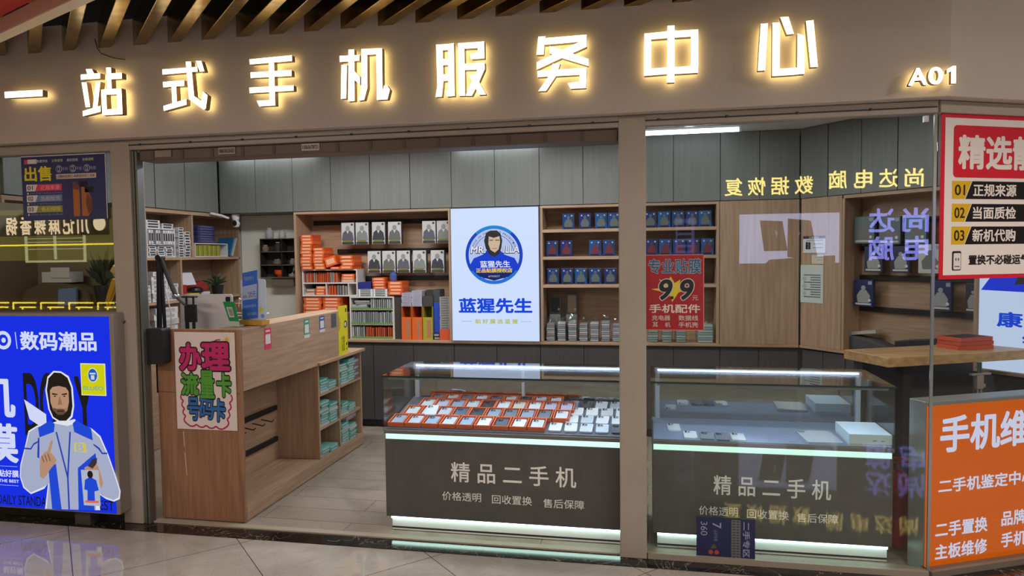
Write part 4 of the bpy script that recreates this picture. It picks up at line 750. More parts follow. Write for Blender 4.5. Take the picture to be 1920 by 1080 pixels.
# crumpled clear bags
def bag(label, cat, c, w, d, h, seed, col, n=6, rz=0.0, group=None):
    rnd = random.Random(seed); t = emp('plastic_bag', c, label, cat, group, rz); g = G(); N = 14; prof = [(0.0, .80), (.04, .96), (.3, 1.0), (.6, .97), (.82, .9), (.93, .62), (1.0, .8)]; vs = []
    for fz, sc in prof:
        for k in range(N):
            a = 2 * PI * k / N; ca, sa = math.cos(a), math.sin(a); q = max(abs(ca), abs(sa)) ** -1 * .5; q = .5 * q + .5 * .55; j = rnd.uniform(.9, 1.08) if fz > .02 else 1
            vs.append((ca * q * w * sc * j, sa * q * d * sc * j, .001 + fz * h * (rnd.uniform(.95, 1.03) if fz > .5 else 1)))
    fs = [(i * N + k, i * N + (k + 1) % N, (i + 1) * N + (k + 1) % N, (i + 1) * N + k) for i in range(len(prof) - 1) for k in range(N)]
    ob('bag_film', G().add(vs, fs), bag_m, t)
    hh = h * .76 / n
    for i in range(n): ob('wrapped_pack', G().box(-w * .38 + rnd.uniform(-.004, .004), w * .38, -d * .38, d * .38, .004 + i * hh, .004 + i * hh + hh * .82), M(col[i % len(col)], .45), t)
    return t
GB = [(150, 160, 156), (176, 176, 180), (128, 142, 136), (166, 150, 158), (186, 190, 190)]
for i in range(7): bag(f'clear plastic bag of packs on the worktop, {nth(i)} from the light box', 'plastic bag', (-.868 + i * .1, 2.58, .851), .094, .14, .21 + (i % 3) * .015, 11 + i, GB[i % 3:] + GB[:i % 3], 9, 0, 'plastic bags below the blue packages')
for i in range(3): bag(f'clear plastic bag of packs behind the red price poster, {nth(i)} from the pier', 'plastic bag', (.05 + i * .12, 2.58, .851), .106, .14, .17, 31 + i, [(130, 160, 146), (150, 170, 160), (176, 186, 182)], 6, 0, 'plastic bags below the blue packages')
bag('clear plastic bag of packs standing right of the red price poster', 'plastic bag', (.5, 2.58, .851), .16, .15, .21, 40, [(176, 196, 190), (150, 176, 170)], 7)
bag('crumpled plastic bag bulging from the far top cubby of the counter', 'plastic bag', (-2.5, 1.825, .596), .1, .12, .22, 41, [(150, 110, 120), (170, 180, 180)], 6)
bag('plastic bag of pink packs in the far lower cubby of the counter', 'plastic bag', (-2.52, 1.72, .27), .13, .26, .06, 42, [(166, 140, 150), (176, 170, 174)], 3)
# two boxed cases on the lower shelf of the right unit
for i, (x, h, c, lab) in enumerate(((-.845, .17, (60, 62, 66), 'dark boxed phone case standing on the plastic bags, right shelf'), (-.69, .195, (166, 148, 122), 'beige boxed phone case standing beside the dark one, right shelf'))):
    t = emp('case_box', (x, 2.72, 1.085), lab, 'phone case box'); ob('box', G().box(-.055, .055, -.012, .012, 0, h), M((90, 96, 92), .3), t, .002); fl(t, 'printed_window', [rrect(-.04, .04, .015, h - .02, .01)], M(c, .4), y=-.0128); fl(t, 'printed_seal', [circ(.03, .045, .011)], M((206, 200, 190), .4), y=-.0135)
    ob('riser', G().box(-.05, .05, -.05, .06, -.234, -.001), M((120, 124, 122), .5), t)

# ------------------------------------------------------------------ white packages on the rails
PKS = M((206, 206, 204), .25); JKS = [M((92, 92, 104), .5), M((130, 136, 134), .5), M((60, 60, 70), .5), M((104, 106, 98), .5)]
def hang_pack(x, z0, k, label):
    t = emp('hanging_package', (x, 2.63, z0), label, 'package', 'white packages on the black rails')
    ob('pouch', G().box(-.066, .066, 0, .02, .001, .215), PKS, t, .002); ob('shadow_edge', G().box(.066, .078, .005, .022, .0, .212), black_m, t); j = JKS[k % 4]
    fl(t, 'printed_jacket', [[(-.062, .045), (-.05, .115), (-.02, .14), (0, .128), (.02, .14), (.05, .115), (.063, .045), (.045, .03), (-.045, .03)]], j, y=-.0014)
    fl(t, 'printed_head', [circ(0, .158, .022, 14, .026)], M((150, 150, 146), .4), y=-.0012); fl(t, 'printed_shirt', [[(-.015, .14), (0, .105), (.015, .14), (0, .132)]], M((214, 214, 210), .4), y=-.002)
    fl(t, 'printed_band', [R4(-.05, .04, .03, .044)], M((128, 124, 50), .4), y=-.002); fl(t, 'printed_base', [R4(-.06, .06, .004, .028)], M((64, 66, 58), .4), y=-.002); fl(t, 'printed_seal', [circ(.045, .195, .011)], M((66, 68, 76), .4), y=-.002)
    ob('hang_tab', G().box(-.004, .004, .02, .135, .205, .212), black_m, t)
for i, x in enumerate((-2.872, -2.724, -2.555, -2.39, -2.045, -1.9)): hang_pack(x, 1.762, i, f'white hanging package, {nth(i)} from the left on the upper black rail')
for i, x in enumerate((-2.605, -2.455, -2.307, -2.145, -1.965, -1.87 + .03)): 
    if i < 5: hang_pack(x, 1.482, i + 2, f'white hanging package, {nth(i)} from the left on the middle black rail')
# blue packages on the right shelves
BLU = [M((20, 66, 128), .3), M((28, 48, 118), .3), M((22, 84, 146), .3)]
def blue_pack(x, z0, k, label, red):
    t = emp('blue_package', (x, 2.56, z0), label, 'package', 'blue packages on the right shelf'); w = .054
    ob('pouch', G().box(-w, w, 0, .025, 0, .142), BLU[k % 3], t, .002)
    fl(t, 'printed_figure', [[(-.03, .012), (-.04, .05), (-.024, .085), (.0, .095), (.024, .085), (.04, .05), (.03, .012)], circ(0, .107, .014, 12)], M((104, 46, 60), .4) if red else M((92, 102, 102), .4), y=-.0014)
    fl(t, 'printed_band', [R4(-.04, .036, .006, .02)], M((24, 28, 36), .4), y=-.002); fl(t, 'printed_panel', [R4(.03, .05, .05, .13)], M((40, 52, 70), .4), y=-.0012); fl(t, 'printed_dots', [circ(-.03, .122, .008, 10), circ(.03, .122, .008, 10)], M((170, 180, 190), .4), y=-.002)
for z0, xs, s, rd in ((1.869, (-.70, -.55, -.405, -.29, .03, .15, .27, .39, .5), 'top', 0), (1.624, (-.85, -.72, -.46, -.335, .04, .16, .28, .4, .52), 'middle', 1), (1.371, (-.845, -.715, -.59, -.46, -.325, .05, .17, .29, .41), 'lower', 0)):
    for i, x in enumerate(xs): blue_pack(x, z0, i, f'blue package, {nth(i)} from the left on the {s} board of the right shelf', rd)
# packages on the right wall display
def dark_pack(s, z0, w, h, col, label, pale=False):
    q = rwl(s, .10, z0); t = emp('dark_package', q, label, 'package', 'packages on the right display shelf', aR)
    ob('pouch', G().box(-w / 2, w / 2, 0, .03, 0, h), M(col, .3), t, .002); fl(t, 'printed_figure', [[(-w * .3, .03), (-w * .36, h * .4), (-w * .15, h * .62), (w * .15, h * .62), (w * .36, h * .4), (w * .3, .03)], circ(0, h * .7, w * .12, 14)], M((150, 152, 150) if not pale else (110, 112, 110), .4), y=-.0014)
    fl(t, 'printed_band', [R4(-w * .42, w * .42, .012, .026)], M((190, 190, 186), .4), y=-.002); fl(t, 'printed_seal', [circ(w * .33, .05, .012)], M((206, 204, 200), .4), y=-.002); fl(t, 'printed_corner', [R4(w * .25, w * .45, h * .82, h * .95)], M((150, 156, 170), .4), y=-.0018)
    ob('hang_tab', G().box(-.004, .004, .03, .085, h - .012, h - .002), black_m, t)
for i, (s, z0, w, h, c, pl) in enumerate(((.52, 1.70, .17, .21, (96, 116, 116), 1), (.73, 1.69, .17, .21, (92, 112, 112), 1), (.93, 1.69, .16, .21, (88, 120, 132), 1), (.6, 1.475, .15, .2, (52, 58, 78), 0), (.82, 1.475, .14, .2, (52, 56, 84), 0), (1.04, 1.475, .17, .21, (190, 194, 190), 1), (.52, 1.205, .16, .21, (40, 48, 92), 0), (1.12, 1.21, .15, .21, (36, 46, 90), 0), (1.34, 1.21, .1, .2, (50, 56, 70), 0))):
    dark_pack(s, z0, w, h, c, f'{"pale" if pl else "dark navy"} package, {nth(i % 3)} from the left in the {["top", "middle", "bottom"][i // 3]} row of the right display', pl)
# ------------------------------------------------------------------ the centre shelf: orange boxes, organizers, packs
ORM = [M((226, 96, 40), .5), M((214, 88, 36), .5), M((232, 112, 50), .5)]; OL = M((236, 176, 140), .5)
def stack(x, y, z, n, size, mats, label, cat='phone box', group='orange boxes on the centre shelf', edge=OL, jit=.05, name='orange_box', top='bottom'):
    for i in range(n):
        slim(name, f'{label}, {nth(i)} from the bottom', cat, (x + random.uniform(-.006, .006), y + random.uniform(-.004, .004), z + i * (size[2] + .0012)), size, mats[i % len(mats)], random.uniform(-jit, jit), group, edge)
WZ = .851
# low organizer (left, mostly hidden), with boxes on it
def organizer(label, x0, x1, z0, z1, y0, d, shelves, divs=()):
    t = emp('organizer', ((x0 + x1) / 2, y0, z0), label, 'organizer'); c = (x0 + x1) / 2; fr = M((214, 210, 202), .5)
    for x in (x0, x1 - .012): ob('side', G().box(x - c, x + .012 - c, 0, d, 0, z1 - z0), fr, t)
    for z in [z0] + list(shelves) + [z1 - .012]: ob('tray', G().box(x0 + .012 - c, x1 - .012 - c, .001, d, z - z0, z - z0 + .012), fr, t)
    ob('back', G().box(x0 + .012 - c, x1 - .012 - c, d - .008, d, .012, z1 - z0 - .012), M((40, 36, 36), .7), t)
    for a, za, zb in divs: ob('divider', G().box(a - c, a + .008 - c, .001, d - .008, za - z0, zb - z0), fr, t)
    return t
tag(ob('display_step', G().box(-3.3, -2.85, 2.5, 2.76, .851, 1.1), wood_h, None, .002), 'oak riser under the orange boxes at the left of the centre shelf', 'riser')
stack(-3.2, 2.6, 1.101, 5, (.18, .2, .029), ORM, 'long orange box in the bottom left stack of the centre shelf')
stack(-3.0, 2.6, 1.101, 5, (.17, .2, .029), ORM, 'long orange box in the second bottom stack from the left')
organizer('white two-tier organizer with orange sleeves, left of centre shelf', -3.315, -2.74, 1.262, 1.525, 2.53, .2, (1.385,), ((-3.07, 1.274, 1.385), (-2.84, 1.274, 1.385)))
SLC = [M((196, 88, 48), .5), M((150, 146, 142), .5), M((170, 70, 44), .5), M((120, 116, 112), .5), M((206, 110, 66), .5)]
def sleeves(x0, x1, z, h, n, mats, label, group, y=2.6, d=.11, edge=None):
    p = (x1 - x0) / n
    for i in range(n): slim('slim_pack', f'{label}, {nth(i)} from the left', 'slim pack', (x0 + p * (i + .5), y, z), (p * .62, d, h * random.uniform(.9, 1)), mats[random.randrange(len(mats))], random.uniform(-.03, .03), group, edge)
sleeves(-3.30, -2.95, 1.3975, .10, 18, [SLC[0], SLC[0], SLC[2], SLC[1], SLC[4]], 'slim orange sleeve in the top tray of the two-tier organizer', 'slim sleeves in the two-tier organizer')
stack(-2.84, 2.59, 1.398, 3, (.13, .1, .026), [M((176, 176, 160), .5), ORM[2], ORM[0]], 'small box lying in the top tray of the two-tier organizer')
stack(-3.24, 2.59, 1.275, 2, (.1, .1, .03), [M((186, 190, 184), .5), M((120, 124, 116), .5)], 'pale box at the left of the lower organizer tray'); stack(-3.13, 2.59, 1.275, 3, (.1, .1, .028), ORM, 'orange box in the lower organizer tray')
sleeves(-3.05, -2.85, 1.275, .095, 7, [SLC[1], SLC[3], SLC[0]], 'slim pack in the lower tray of the two-tier organizer', 'slim sleeves in the two-tier organizer')
# orange stacks on top of it
stack(-3.245, 2.6, 1.526, 11, (.115, .2, .0295), ORM, 'orange box in the tallest stack, far left of the centre shelf')
stack(-3.12, 2.6, 1.526, 7, (.11, .2, .029), [ORM[0], ORM[2]], 'orange box in the second tall stack from the left')
o = slim('orange_box', 'orange box leaning askew between the tall stacks', 'phone box', (-2.99, 2.6, 1.56), (.115, .2, .09), ORM[0], .05, None, OL, -.3)
stack(-2.83, 2.6, 1.526, 4, (.13, .2, .032), ORM, 'orange box in the short stack beside the leaning box', jit=.12)
stack(-2.955, 2.6, 1.526, 1, (.1, .18, .024), ORM, 'flat orange box under the leaning box')
# large white organizer
organizer('large white three-tier organizer full of slim grey packs', -2.825, -2.375, WZ, 1.26, 2.53, .2, (.985, 1.13))
GRN = M((104, 150, 60), .5); SG = [M((150, 154, 154), .4), M((176, 180, 182), .4), M((126, 132, 130), .4)]
sleeves(-2.81, -2.39, .9975, .12, 22, SG, 'slim grey pack in the middle tray of the white organizer', 'slim grey packs in the white organizer'); sleeves(-2.62, -2.39, 1.1425, .1, 11, SG, 'slim grey pack in the top tray of the white organizer', 'slim grey packs in the white organizer')
sleeves(-2.81, -2.68, .8635, .11, 6, SG, 'slim grey pack in the bottom tray of the white organizer', 'slim grey packs in the white organizer'); sleeves(-2.67, -2.39, .8635, .105, 14, [SLC[2], SLC[0], M((110, 40, 34), .5)], 'slim red pack in the bottom tray of the white organizer', 'slim red packs in the white organizer')
for i in range(4): slim('slim_pack', f'pale slim pack lying loose in the top organizer tray, {nth(i)} from the bottom', 'slim pack', (-2.72 + random.uniform(-.02, .02), 2.6, 1.1425 + i * .02), (.15, .1, .018), SG[i % 3], random.uniform(-.2, .2), 'loose packs in the white organizer')
g = G()
for z in (.861, .995, 1.14): g.box(-2.812, -2.388, 2.526, 2.5295, z, z + .014)
tag(ob('price_strip', g, GRN), 'green label strips along the trays of the white organizer', 'label strip')
# on top of the white organizer
for i in range(4): slim('flat_box', f'white flat box on the white organizer, left stack, {nth(i)} from the bottom', 'box', (-2.66, 2.62, 1.261 + i * .018), (.145, .18, .0165), white_m, 0, 'flat boxes on the white organizer', M((70, 74, 76), .5))
for i in range(4): slim('flat_box', f'white flat box on the white organizer, right stack, {nth(i)} from the bottom', 'box', (-2.51, 2.62, 1.261 + i * .018), (.14, .18, .0165), white_m, 0, 'flat boxes on the white organizer', M((70, 74, 76), .5))
slim('blue_box', 'dark blue box on the left stack above the white organizer', 'box', (-2.665, 2.62, 1.334), (.13, .18, .065), M((32, 44, 120), .5))
stack(-2.525, 2.62, 1.334, 4, (.125, .18, .0255), ORM, 'orange box in the stack above the white organizer')
stack(-2.355, 2.62, 1.276, 4, (.14, .18, .031), ORM, 'orange box in the stack right of the blue box')
tag(ob('shelf_riser', G().box(-2.372, -2.3, 2.55, 2.74, .852, 1.275), M((60, 52, 48), .6)), 'dark narrow riser between white organizer and orange magazine files', 'riser')
# right-hand magazine files and stacks
def mag_file(x, w, h, col, label, inner, y=2.6):
    t = emp('magazine_file', (x, y, WZ), label, 'file box'); g = G().box(-w / 2, w / 2, -.09, -.084, 0, h * .68); ob('front', g, M(col, .5), t)
    ob('side', G().box(-w / 2, -w / 2 + .004, -.084, .11, 0, h).box(w / 2 - .004, w / 2, -.084, .11, 0, h), M(col, .5), t); ob('back', G().box(-w / 2 + .004, w / 2 - .004, .104, .11, 0, h), M(inner, .6), t); fl(t, 'printed_label', [R4(-.004, w * .36, .02, h * .6)], M((176, 120, 90), .5), y=-.0912)
mag_file(-2.245, .095, .315, (226, 100, 36), 'orange magazine file, first right of the white organizer', (150, 146, 50)); mag_file(-2.14, .1, .315, (226, 100, 36), 'orange magazine file, second right of the white organizer', (60, 60, 56)); mag_file(-2.035, .095, .315, (166, 160, 50), 'yellow-green magazine file right of the orange files', (150, 146, 50))
for i in range(7): slim('grey_box', f'lilac grey box on the first orange file, {nth(i)} from the bottom', 'box', (-2.245, 2.61, 1.167 + i * .0185), (.1, .17, .0175), M((170, 168, 182), .5), random.uniform(-.06, .06), 'lilac grey boxes on the magazine files', M((150, 148, 164), .5))
for i in range(8): slim('grey_box', f'lilac grey box on the second orange file, {nth(i)} from the bottom', 'box', (-2.14, 2.61, 1.167 + i * .0185), (.1, .17, .0175), M((176, 174, 188), .5), random.uniform(-.06, .06), 'lilac grey boxes on the magazine files', M((150, 148, 164), .5))
slim('black_box', 'dark grey box on the yellow-green file', 'box', (-2.035, 2.61, 1.167), (.1, .17, .1), M((66, 64, 62), .5)); slim('black_box', 'dark green pouch on top of the dark grey box', 'pouch', (-2.035, 2.65, 1.268), (.08, .1, .05), M((56, 56, 44), .6))
stack(-1.952, 2.6, WZ, 2, (.064, .16, .03), [M((46, 46, 48), .5)], 'black box beneath the blue carton', 'box', 'black boxes beside the file boxes', M((150, 150, 146), .5), name='black_box')
tag(ob('blue_carton', G().box(-.032, .032, -.06, .08, 0, .29), M((36, 70, 176), .5), None, .002, (-1.952, 2.6, .914)), 'tall blue carton between yellow-green file and white stack', 'carton')
slim('black_box', 'dark grey carton on top of the tall blue carton', 'box', (-1.952, 2.62, 1.205), (.064, .16, .12), M((66, 68, 74), .5))
slim('orange_box', 'orange tin under the white flat boxes beside the light box', 'box', (-1.868, 2.58, WZ), (.1, .14, .1), M((206, 84, 46), .5))
for i in range(13): slim('flat_box', f'grey flat box in the stack beside the light box, {nth(i)} from the bottom', 'box', (-1.868, 2.6, .953 + i * .0235), (.098, .16, .0215), M((156, 156, 152), .5), random.uniform(-.03, .03), 'flat boxes beside the light box', M((104, 104, 102), .5))
tag(ob('glass_bottle', G().lathe([(.03, 0), (.035, .02), (.035, .06), (.02, .08), (.02, .09)], (-2.4, 2.6, 1.405), 14), M((70, 96, 150), .2)), 'small blue bottle standing on the orange boxes', 'bottle')

# ------------------------------------------------------------------ left wall shelving contents (fronts face +x)
WB1 = [M((206, 206, 206), .5), M((190, 190, 192), .5), M((216, 216, 214), .5)]; DKL = M((50, 50, 56), .5); XF = -4.155
def wstack(y, z, n, size, label, group, mats=WB1, edge=DKL, jit=.03, x=None, name='white_box', cat='box'):
    for i in range(n): slim(name, f'{label}, {nth(i)} from the bottom', cat, ((x if x else XF - size[1] / 2 - .01) + random.uniform(-.004, .004), y + random.uniform(-.004, .004), z + i * (size[2] + .001)), size, mats[i % len(mats)], PI / 2 + random.uniform(-jit, jit), group, edge)
t = emp('organizer', (-4.25, 1.66, 1.661), 'white rack holding upright white boxes on the left shelving', 'organizer'); fr = M((206, 206, 206), .5)
ob('frame', G().box(-.1, .09, -.21, -.2, 0, .25).box(-.1, .09, .14, .15, 0, .25).box(-.1, .09, -.2, .14, 0, .01).box(-.1, .09, -.2, .14, .105, .113).box(-.1, .09, -.2, .14, .242, .25), fr, t); ob('back', G().box(-.1, -.095, -.2, .14, .01, .25), M((36, 36, 38), .6), t)
for i in range(11):
    if i in (2, 5): continue
    slim('white_box', f'upright white box in the white rack, {nth(i)} from the street side', 'box', (-4.205, 1.475 + i * .03, 1.776), (.024, .11, .12), WB1[i % 3], PI / 2, 'upright boxes in the white rack', DKL)
for k in range(3): wstack(1.51 + k * .105, 1.6725, 4, (.09, .11, .02), f'small white box in the low tray of the rack, {nth(k)} pile', 'small boxes in the low tray', x=-4.21)
wstack(1.54, 1.912, 3, (.17, .15, .022), 'white flat box lying on the rack, street side', 'boxes on the white rack'); wstack(1.72, 1.912, 2, (.15, .15, .022), 'white flat box lying on the rack, far side', 'boxes on the white rack')
tag(ob('cable_coil', G().tube([(-4.2 + .0, 1.5 + .03 * math.cos(a), 1.99 + .026 * math.sin(a) + .0) for a in [i * PI / 8 for i in range(17)]], .005, 6), black_m), 'coiled black cable on top of the white rack', 'cable')
wstack(1.9, 1.661, 12, (.07, .14, .0215), 'white box in the tall pile beside the rack', 'tall white piles'); wstack(1.99, 1.661, 9, (.075, .14, .025), 'white box in the stepped pile against the divider', 'tall white piles', jit=.08)
wstack(1.38, 1.661, 9, (.05, .14, .035), 'white box in the pile nearest the street', 'tall white piles')
NVY = [M((58, 62, 104), .5), M((48, 52, 92), .5)]
wstack(2.27, 1.80, 7, (.26, .18, .022), 'navy box stacked on the green tray', 'navy boxes on the green tray', NVY, M((90, 92, 130), .5), name='navy_box')
t = emp('tray', (-4.25, 2.36, 1.661), 'white tray packed with yellow green sleeves on the left shelving', 'tray'); ob('frame', G().box(-.1, .09, -.27, -.262, 0, .13).box(-.1, .09, .24, .248, 0, .13).box(-.1, .09, -.262, .24, 0, .008).box(-.1, .09, -.262, .24, .122, .13), fr, t)
for i in range(16): slim('green_sleeve', f'yellow green sleeve in the white tray, {nth(i)} from the street side', 'slim pack', (-4.215, 2.115 + i * .0235, 1.67), (.018, .11, .1), [M((150, 150, 50), .5), M((126, 132, 60), .5), M((170, 168, 70), .5)][i % 3], PI / 2, 'sleeves in the white tray')
for i, (c, lab) in enumerate((((30, 96, 140), 'teal blue folder leaning at the end of the left shelving'), ((176, 186, 180), 'pale folder leaning beside the teal blue folder'))):
    o = tag(ob('folder', G().box(-.09, .08, 0, .02, 0, .2), M(c, .5), None, .002, (-4.24, 2.63 + i * .05, 1.671)), lab, 'folder'); o.rotation_euler = (-.42, 0, 0)
# lower bay
wstack(1.60, 1.276, 7, (.2, .2, .036), 'white carton in the tall pile behind the boom arm', 'white cartons in the lower bay', edge=M((150, 150, 150), .5)); wstack(1.77, 1.276, 4, (.13, .2, .036), 'white carton in the shorter pile beside the divider', 'white cartons in the lower bay', edge=M((150, 150, 150), .5)); wstack(1.45, 1.276, 4, (.06, .2, .036), 'white carton in the pile nearest the window', 'white cartons in the lower bay', edge=M((150, 150, 150), .5))
wstack(1.67, .861, 7, (.3, .2, .05), 'white carton on the lowest board behind the tablet', 'white cartons in the lower bay', edge=M((170, 170, 168), .5))
slim('red_box', 'red box at the left of the far lower bay', 'box', (-4.25, 1.93, 1.276), (.06, .16, .13), M((160, 36, 40), .5), PI / 2)
slim('yellow_box', 'yellow box at the edge of the far lower bay', 'box', (-4.22, 2.07, 1.276), (.15, .1, .045), M((206, 200, 30), .5), PI / 2)
for i in range(2): slim('white_box', f'white box beside the yellow box, {nth(i)} from the bottom', 'box', (-4.22, 2.24, 1.276 + i * .026), (.15, .1, .024), WB1[0], PI / 2 + .1, 'white boxes beside the yellow box')
tag(ob('cap', G().lathe([(.07, 0), (.072, .012), (.06, .035), (.0, .05)], (-4.22, 2.16, 1.33), 18), black_m), 'black cap lying on the yellow and white boxes', 'cap')
o = tag(ob('leaflet', G().box(-.07, .07, 0, .012, 0, .13), M((196, 196, 200), .6), None, 0, (-4.2, 2.05, 1.40)), 'grey leaflet propped above the yellow box', 'leaflet'); o.rotation_euler = (-.5, 0, PI / 2 - .3)
o = tag(ob('red_bag', G().pri([(-.12, 0), (.12, 0), (.1, .06), (.0, .1), (-.1, .05)], -.05, .05), M((150, 44, 34), .6), None, .01, (-4.3, 2.3, 1.33)), 'crumpled red bag in the far lower bay', 'bag'); o.rotation_euler = (0, 0, PI / 2)
t = emp('potted_plant', (-4.27, 2.58, 1.276), 'green leafy plant in a dark pot in the far lower bay', 'plant')
ob('pot', G().lathe([(.045, 0), (.06, .09), (.062, .1), (.05, .1)], n=18), M((34, 36, 38), .4), t); g = G()
for i in range(22):
    a = random.uniform(0, 2 * PI); l = random.uniform(.1, .2); el = random.uniform(.35, 1.2); d = Vector((math.cos(a) * math.cos(el), math.sin(a) * math.cos(el), math.sin(el))); s_ = d.cross(Vector((0, 0, 1))).normalized() * .011; b = Vector((0, 0, .1)); m1 = b + d * l * .6; e1 = b + d * l + Vector((0, 0, -.03))
    if e1.x < -.19: e1.x = -.19
    g.add([b - s_ * .3, b + s_ * .3, m1 + s_, e1, m1 - s_], [(0, 1, 2, 3, 4)])
ob('leaves', g, M((52, 84, 50), .5), t)

# ------------------------------------------------------------------ recess: wall rack, camera
t = emp('wall_rack', (-3.66, 2.82, 1.44), 'black open wall rack with jars in the left recess', 'rack'); bk = M((40, 34, 32), .5)
ob('back', G().box(-.2, .27, -.004, 0, 0, .4), M((52, 46, 42), .6), t)
for x in (-.2, .035, .26): ob('upright', G().box(x, x + .008, -.12, -.005, .008, .392), bk, t)
for z in (0, .125, .26, .392): ob('rack_shelf', G().box(-.2, .268, -.12, -.005, z, z + .008), M((104, 98, 92), .4), t)
def jar(x, z, r, h, col, label, cat='jar', y=2.755):
    t = emp('jar', (x, y, z), label, cat); ob('body', G().lathe([(r * .85, 0), (r, h * .15), (r, h * .75), (r * .6, h * .9), (r * .6, h)], n=16), M(col, .3), t, sm=True); ob('lid', G().lathe([(r * .66, h), (r * .66, h * 1.08), (0, h * 1.08)], n=16), M((170, 166, 160), .4), t)
jar(-3.78, 1.842, .04, .1, (176, 180, 176), 'clear glass bottle on top of the wall rack'); jar(-3.64, 1.842, .032, .075, (196, 192, 184), 'white tin on top of the wall rack'); jar(-3.69, 1.71, .036, .085, (60, 54, 52), 'dark jar with white label in the upper rack bay'); jar(-3.83, 1.71, .034, .06, (130, 112, 96), 'brown jar at the left of the upper rack bay'); jar(-3.7, 1.575, .045, .05, (110, 100, 94), 'low bowl in the middle rack bay', 'bowl'); jar(-3.53, 1.575, .03, .055, (150, 140, 132), 'small grey pot in the right middle rack bay', 'pot')
tag(ob('orange_bowl', G().lathe([(.025, 0), (.05, .03), (.058, .07), (.053, .07), (.045, .03), (.0, .01)], (-3.675, 2.755, 1.449), 20), M((214, 84, 30), .4)), 'orange bowl in the bottom bay of the wall rack', 'bowl')
t = emp('headphones', (-3.54, 2.755, 1.449), 'grey headphones in the bottom right bay of the wall rack', 'headphones'); ob('cup', G().lathe([(.0, 0), (.035, .002), (.035, .03), (.0, .032)], n=16), M((156, 146, 140), .4), t); ob('band', G().tube([(0, 0, .03), (.02, 0, .07), (.025, 0, .1)], .012, 8), M((166, 156, 150), .4), t)
tag(ob('paper_tray', G().box(-.12, .12, -.1, 0, 0, .085), M((112, 100, 90), .6), None, .004, (-3.63, 2.82, 1.353)), 'brown tray fixed below the wall rack', 'tray')
t = emp('security_camera', (-4.03, 2.56, 2.083), 'white security camera hanging below the upper cabinets', 'security camera')
ob('mount', G().lathe([(.038, -.001), (.04, -.03), (.03, -.06)], n=20), white_m, t, sm=True); ob('head', G().lathe([(.006, -.055), (.03, -.065), (.042, -.095), (.03, -.125), (.006, -.135)], n=20), white_m, t, sm=True); ob('lens', G().pri(circ(.008, -.092, .022, 18, .027), -.046, -.03), black_m, t)
tag(ob('cable_trunking', G().tube([(-4.13, 2.3, 2.078), (-4.11, 2.44, 2.065), (-4.07, 2.5, 2.04)], .012, 8), white_m), 'short white cable end at the corner above the left shelving', 'cable')

# ------------------------------------------------------------------ service desk behind the corner
Bp = Vector((1.379, .607, 0)); 
def dk(a, b, z): return Bp + U * a + NF * b + Vector((0, 0, z))
t = emp('service_desk', dk(.5, .2, .004), 'thick oak service desk slab behind the right corner glass', 'desk'); of = -dk(.5, .2, .004)
g = G().pri([(dk(0, 0, 0).x, dk(0, 0, 0).y), (dk(1.08, 0, 0).x, dk(1.08, 0, 0).y), (dk(.99, .37, 0).x, dk(.99, .37, 0).y), (dk(0, .37, 0).x, dk(0, .37, 0).y)], .962, 1.02, 'z'); ob('slab', g, wood_d, t, .004, of)
ob('support', G().obox(dk(.04, .3, .006), U * .9, NF * .03, (0, 0, .955)), M((60, 56, 56), .5), t, 0, of); ob('leg', G().obox(dk(.03, .24, .006), U * .05, NF * .05, (0, 0, .955)), M((38, 37, 40), .4), t, 0, of); ob('leg', G().obox(dk(.2, .1, .006), U * .06, NF * .06, (0, 0, .955)), M((38, 37, 40), .4), t, 0, of)
SB = [M((206, 84, 48), .5), M((196, 78, 44), .5)]
for i in range(3):
    q = dk(.76 + .004 * (i % 2), .2, 1.0205 + i * .0255); o = emp('orange_tray', q, f'orange tray on the oak service desk, {nth(i)} from the bottom', 'tray', 'orange trays on the service desk', aU + .06 * (i - 1))
    w, l, h = .13, .085, .024; ob('tray', G().box(-w, w, -l, l, 0, .004).box(-w, -w + .006, -l, l, .004, h).box(w - .006, w, -l, l, .004, h).box(-w + .006, w - .006, -l, -l + .006, .004, h).box(-w + .006, w - .006, l - .006, l, .004, h), SB[i % 2], o); ob('insert', G().box(-w + .008, w - .008, -l + .008, l - .008, .005, h - (.002 if i == 2 else .006)), M((40, 36, 36), .7), o)
q = dk(.655, -.006, .0); t = emp('desk_clamp', q, 'pinkish grey clamp with two thin legs under the desk edge', 'clamp', None, aU)
CL = M((176, 160, 152), .4, .3); ob('crossbar', G().box(-.07, .075, -.012, .012, .885, .897), CL, t, .002); ob('body', G().box(-.03, .02, -.012, .012, .8, .884), CL, t, .003); ob('screw', G().tube([(-.01, 0, .897), (-.01, 0, .962)], .007, 8).tube([(.005, 0, .897), (.005, 0, .962)], .007, 8), M((96, 110, 106), .3, .5), t); ob('leg', G().tube([(-.018, 0, .8), (.005, 0, .66)], .006, 6), CL, t); ob('leg', G().tube([(.01, 0, .8), (.015, 0, .66)], .006, 6), CL, t); ob('knob', G().box(.02, .035, -.01, .01, .81, .83), CL, t)
# pile on the right worktop
q = rwl(.5, .14, .852); o = tag(ob('folded_cloth', G().pri([(-.2, 0), (.24, 0), (.26, .05), (.1, .1), (-.12, .12), (-.2, .1)], -.07, .07), M((74, 74, 74), .8), None, .015, q, aR), 'grey folded cloth pile on the right worktop', 'cloth')
o = slim('white_box', 'slim pale box tilted on the grey cloth pile', 'box', rwl(.52, .14, .985), (.22, .08, .025), M((176, 172, 160), .5), aR, None, None, -.16)
q = rwl(1.0, .12, .852); o = tag(ob('keyboard', G().pri([(-.2, .11), (.1, .155), (.22, .02), (.22, .0), (-.2, .0)], -.05, .06), M((40, 40, 44), .5), None, .006, q, aR), 'dark flat device leaning beside the cloth pile', 'device')
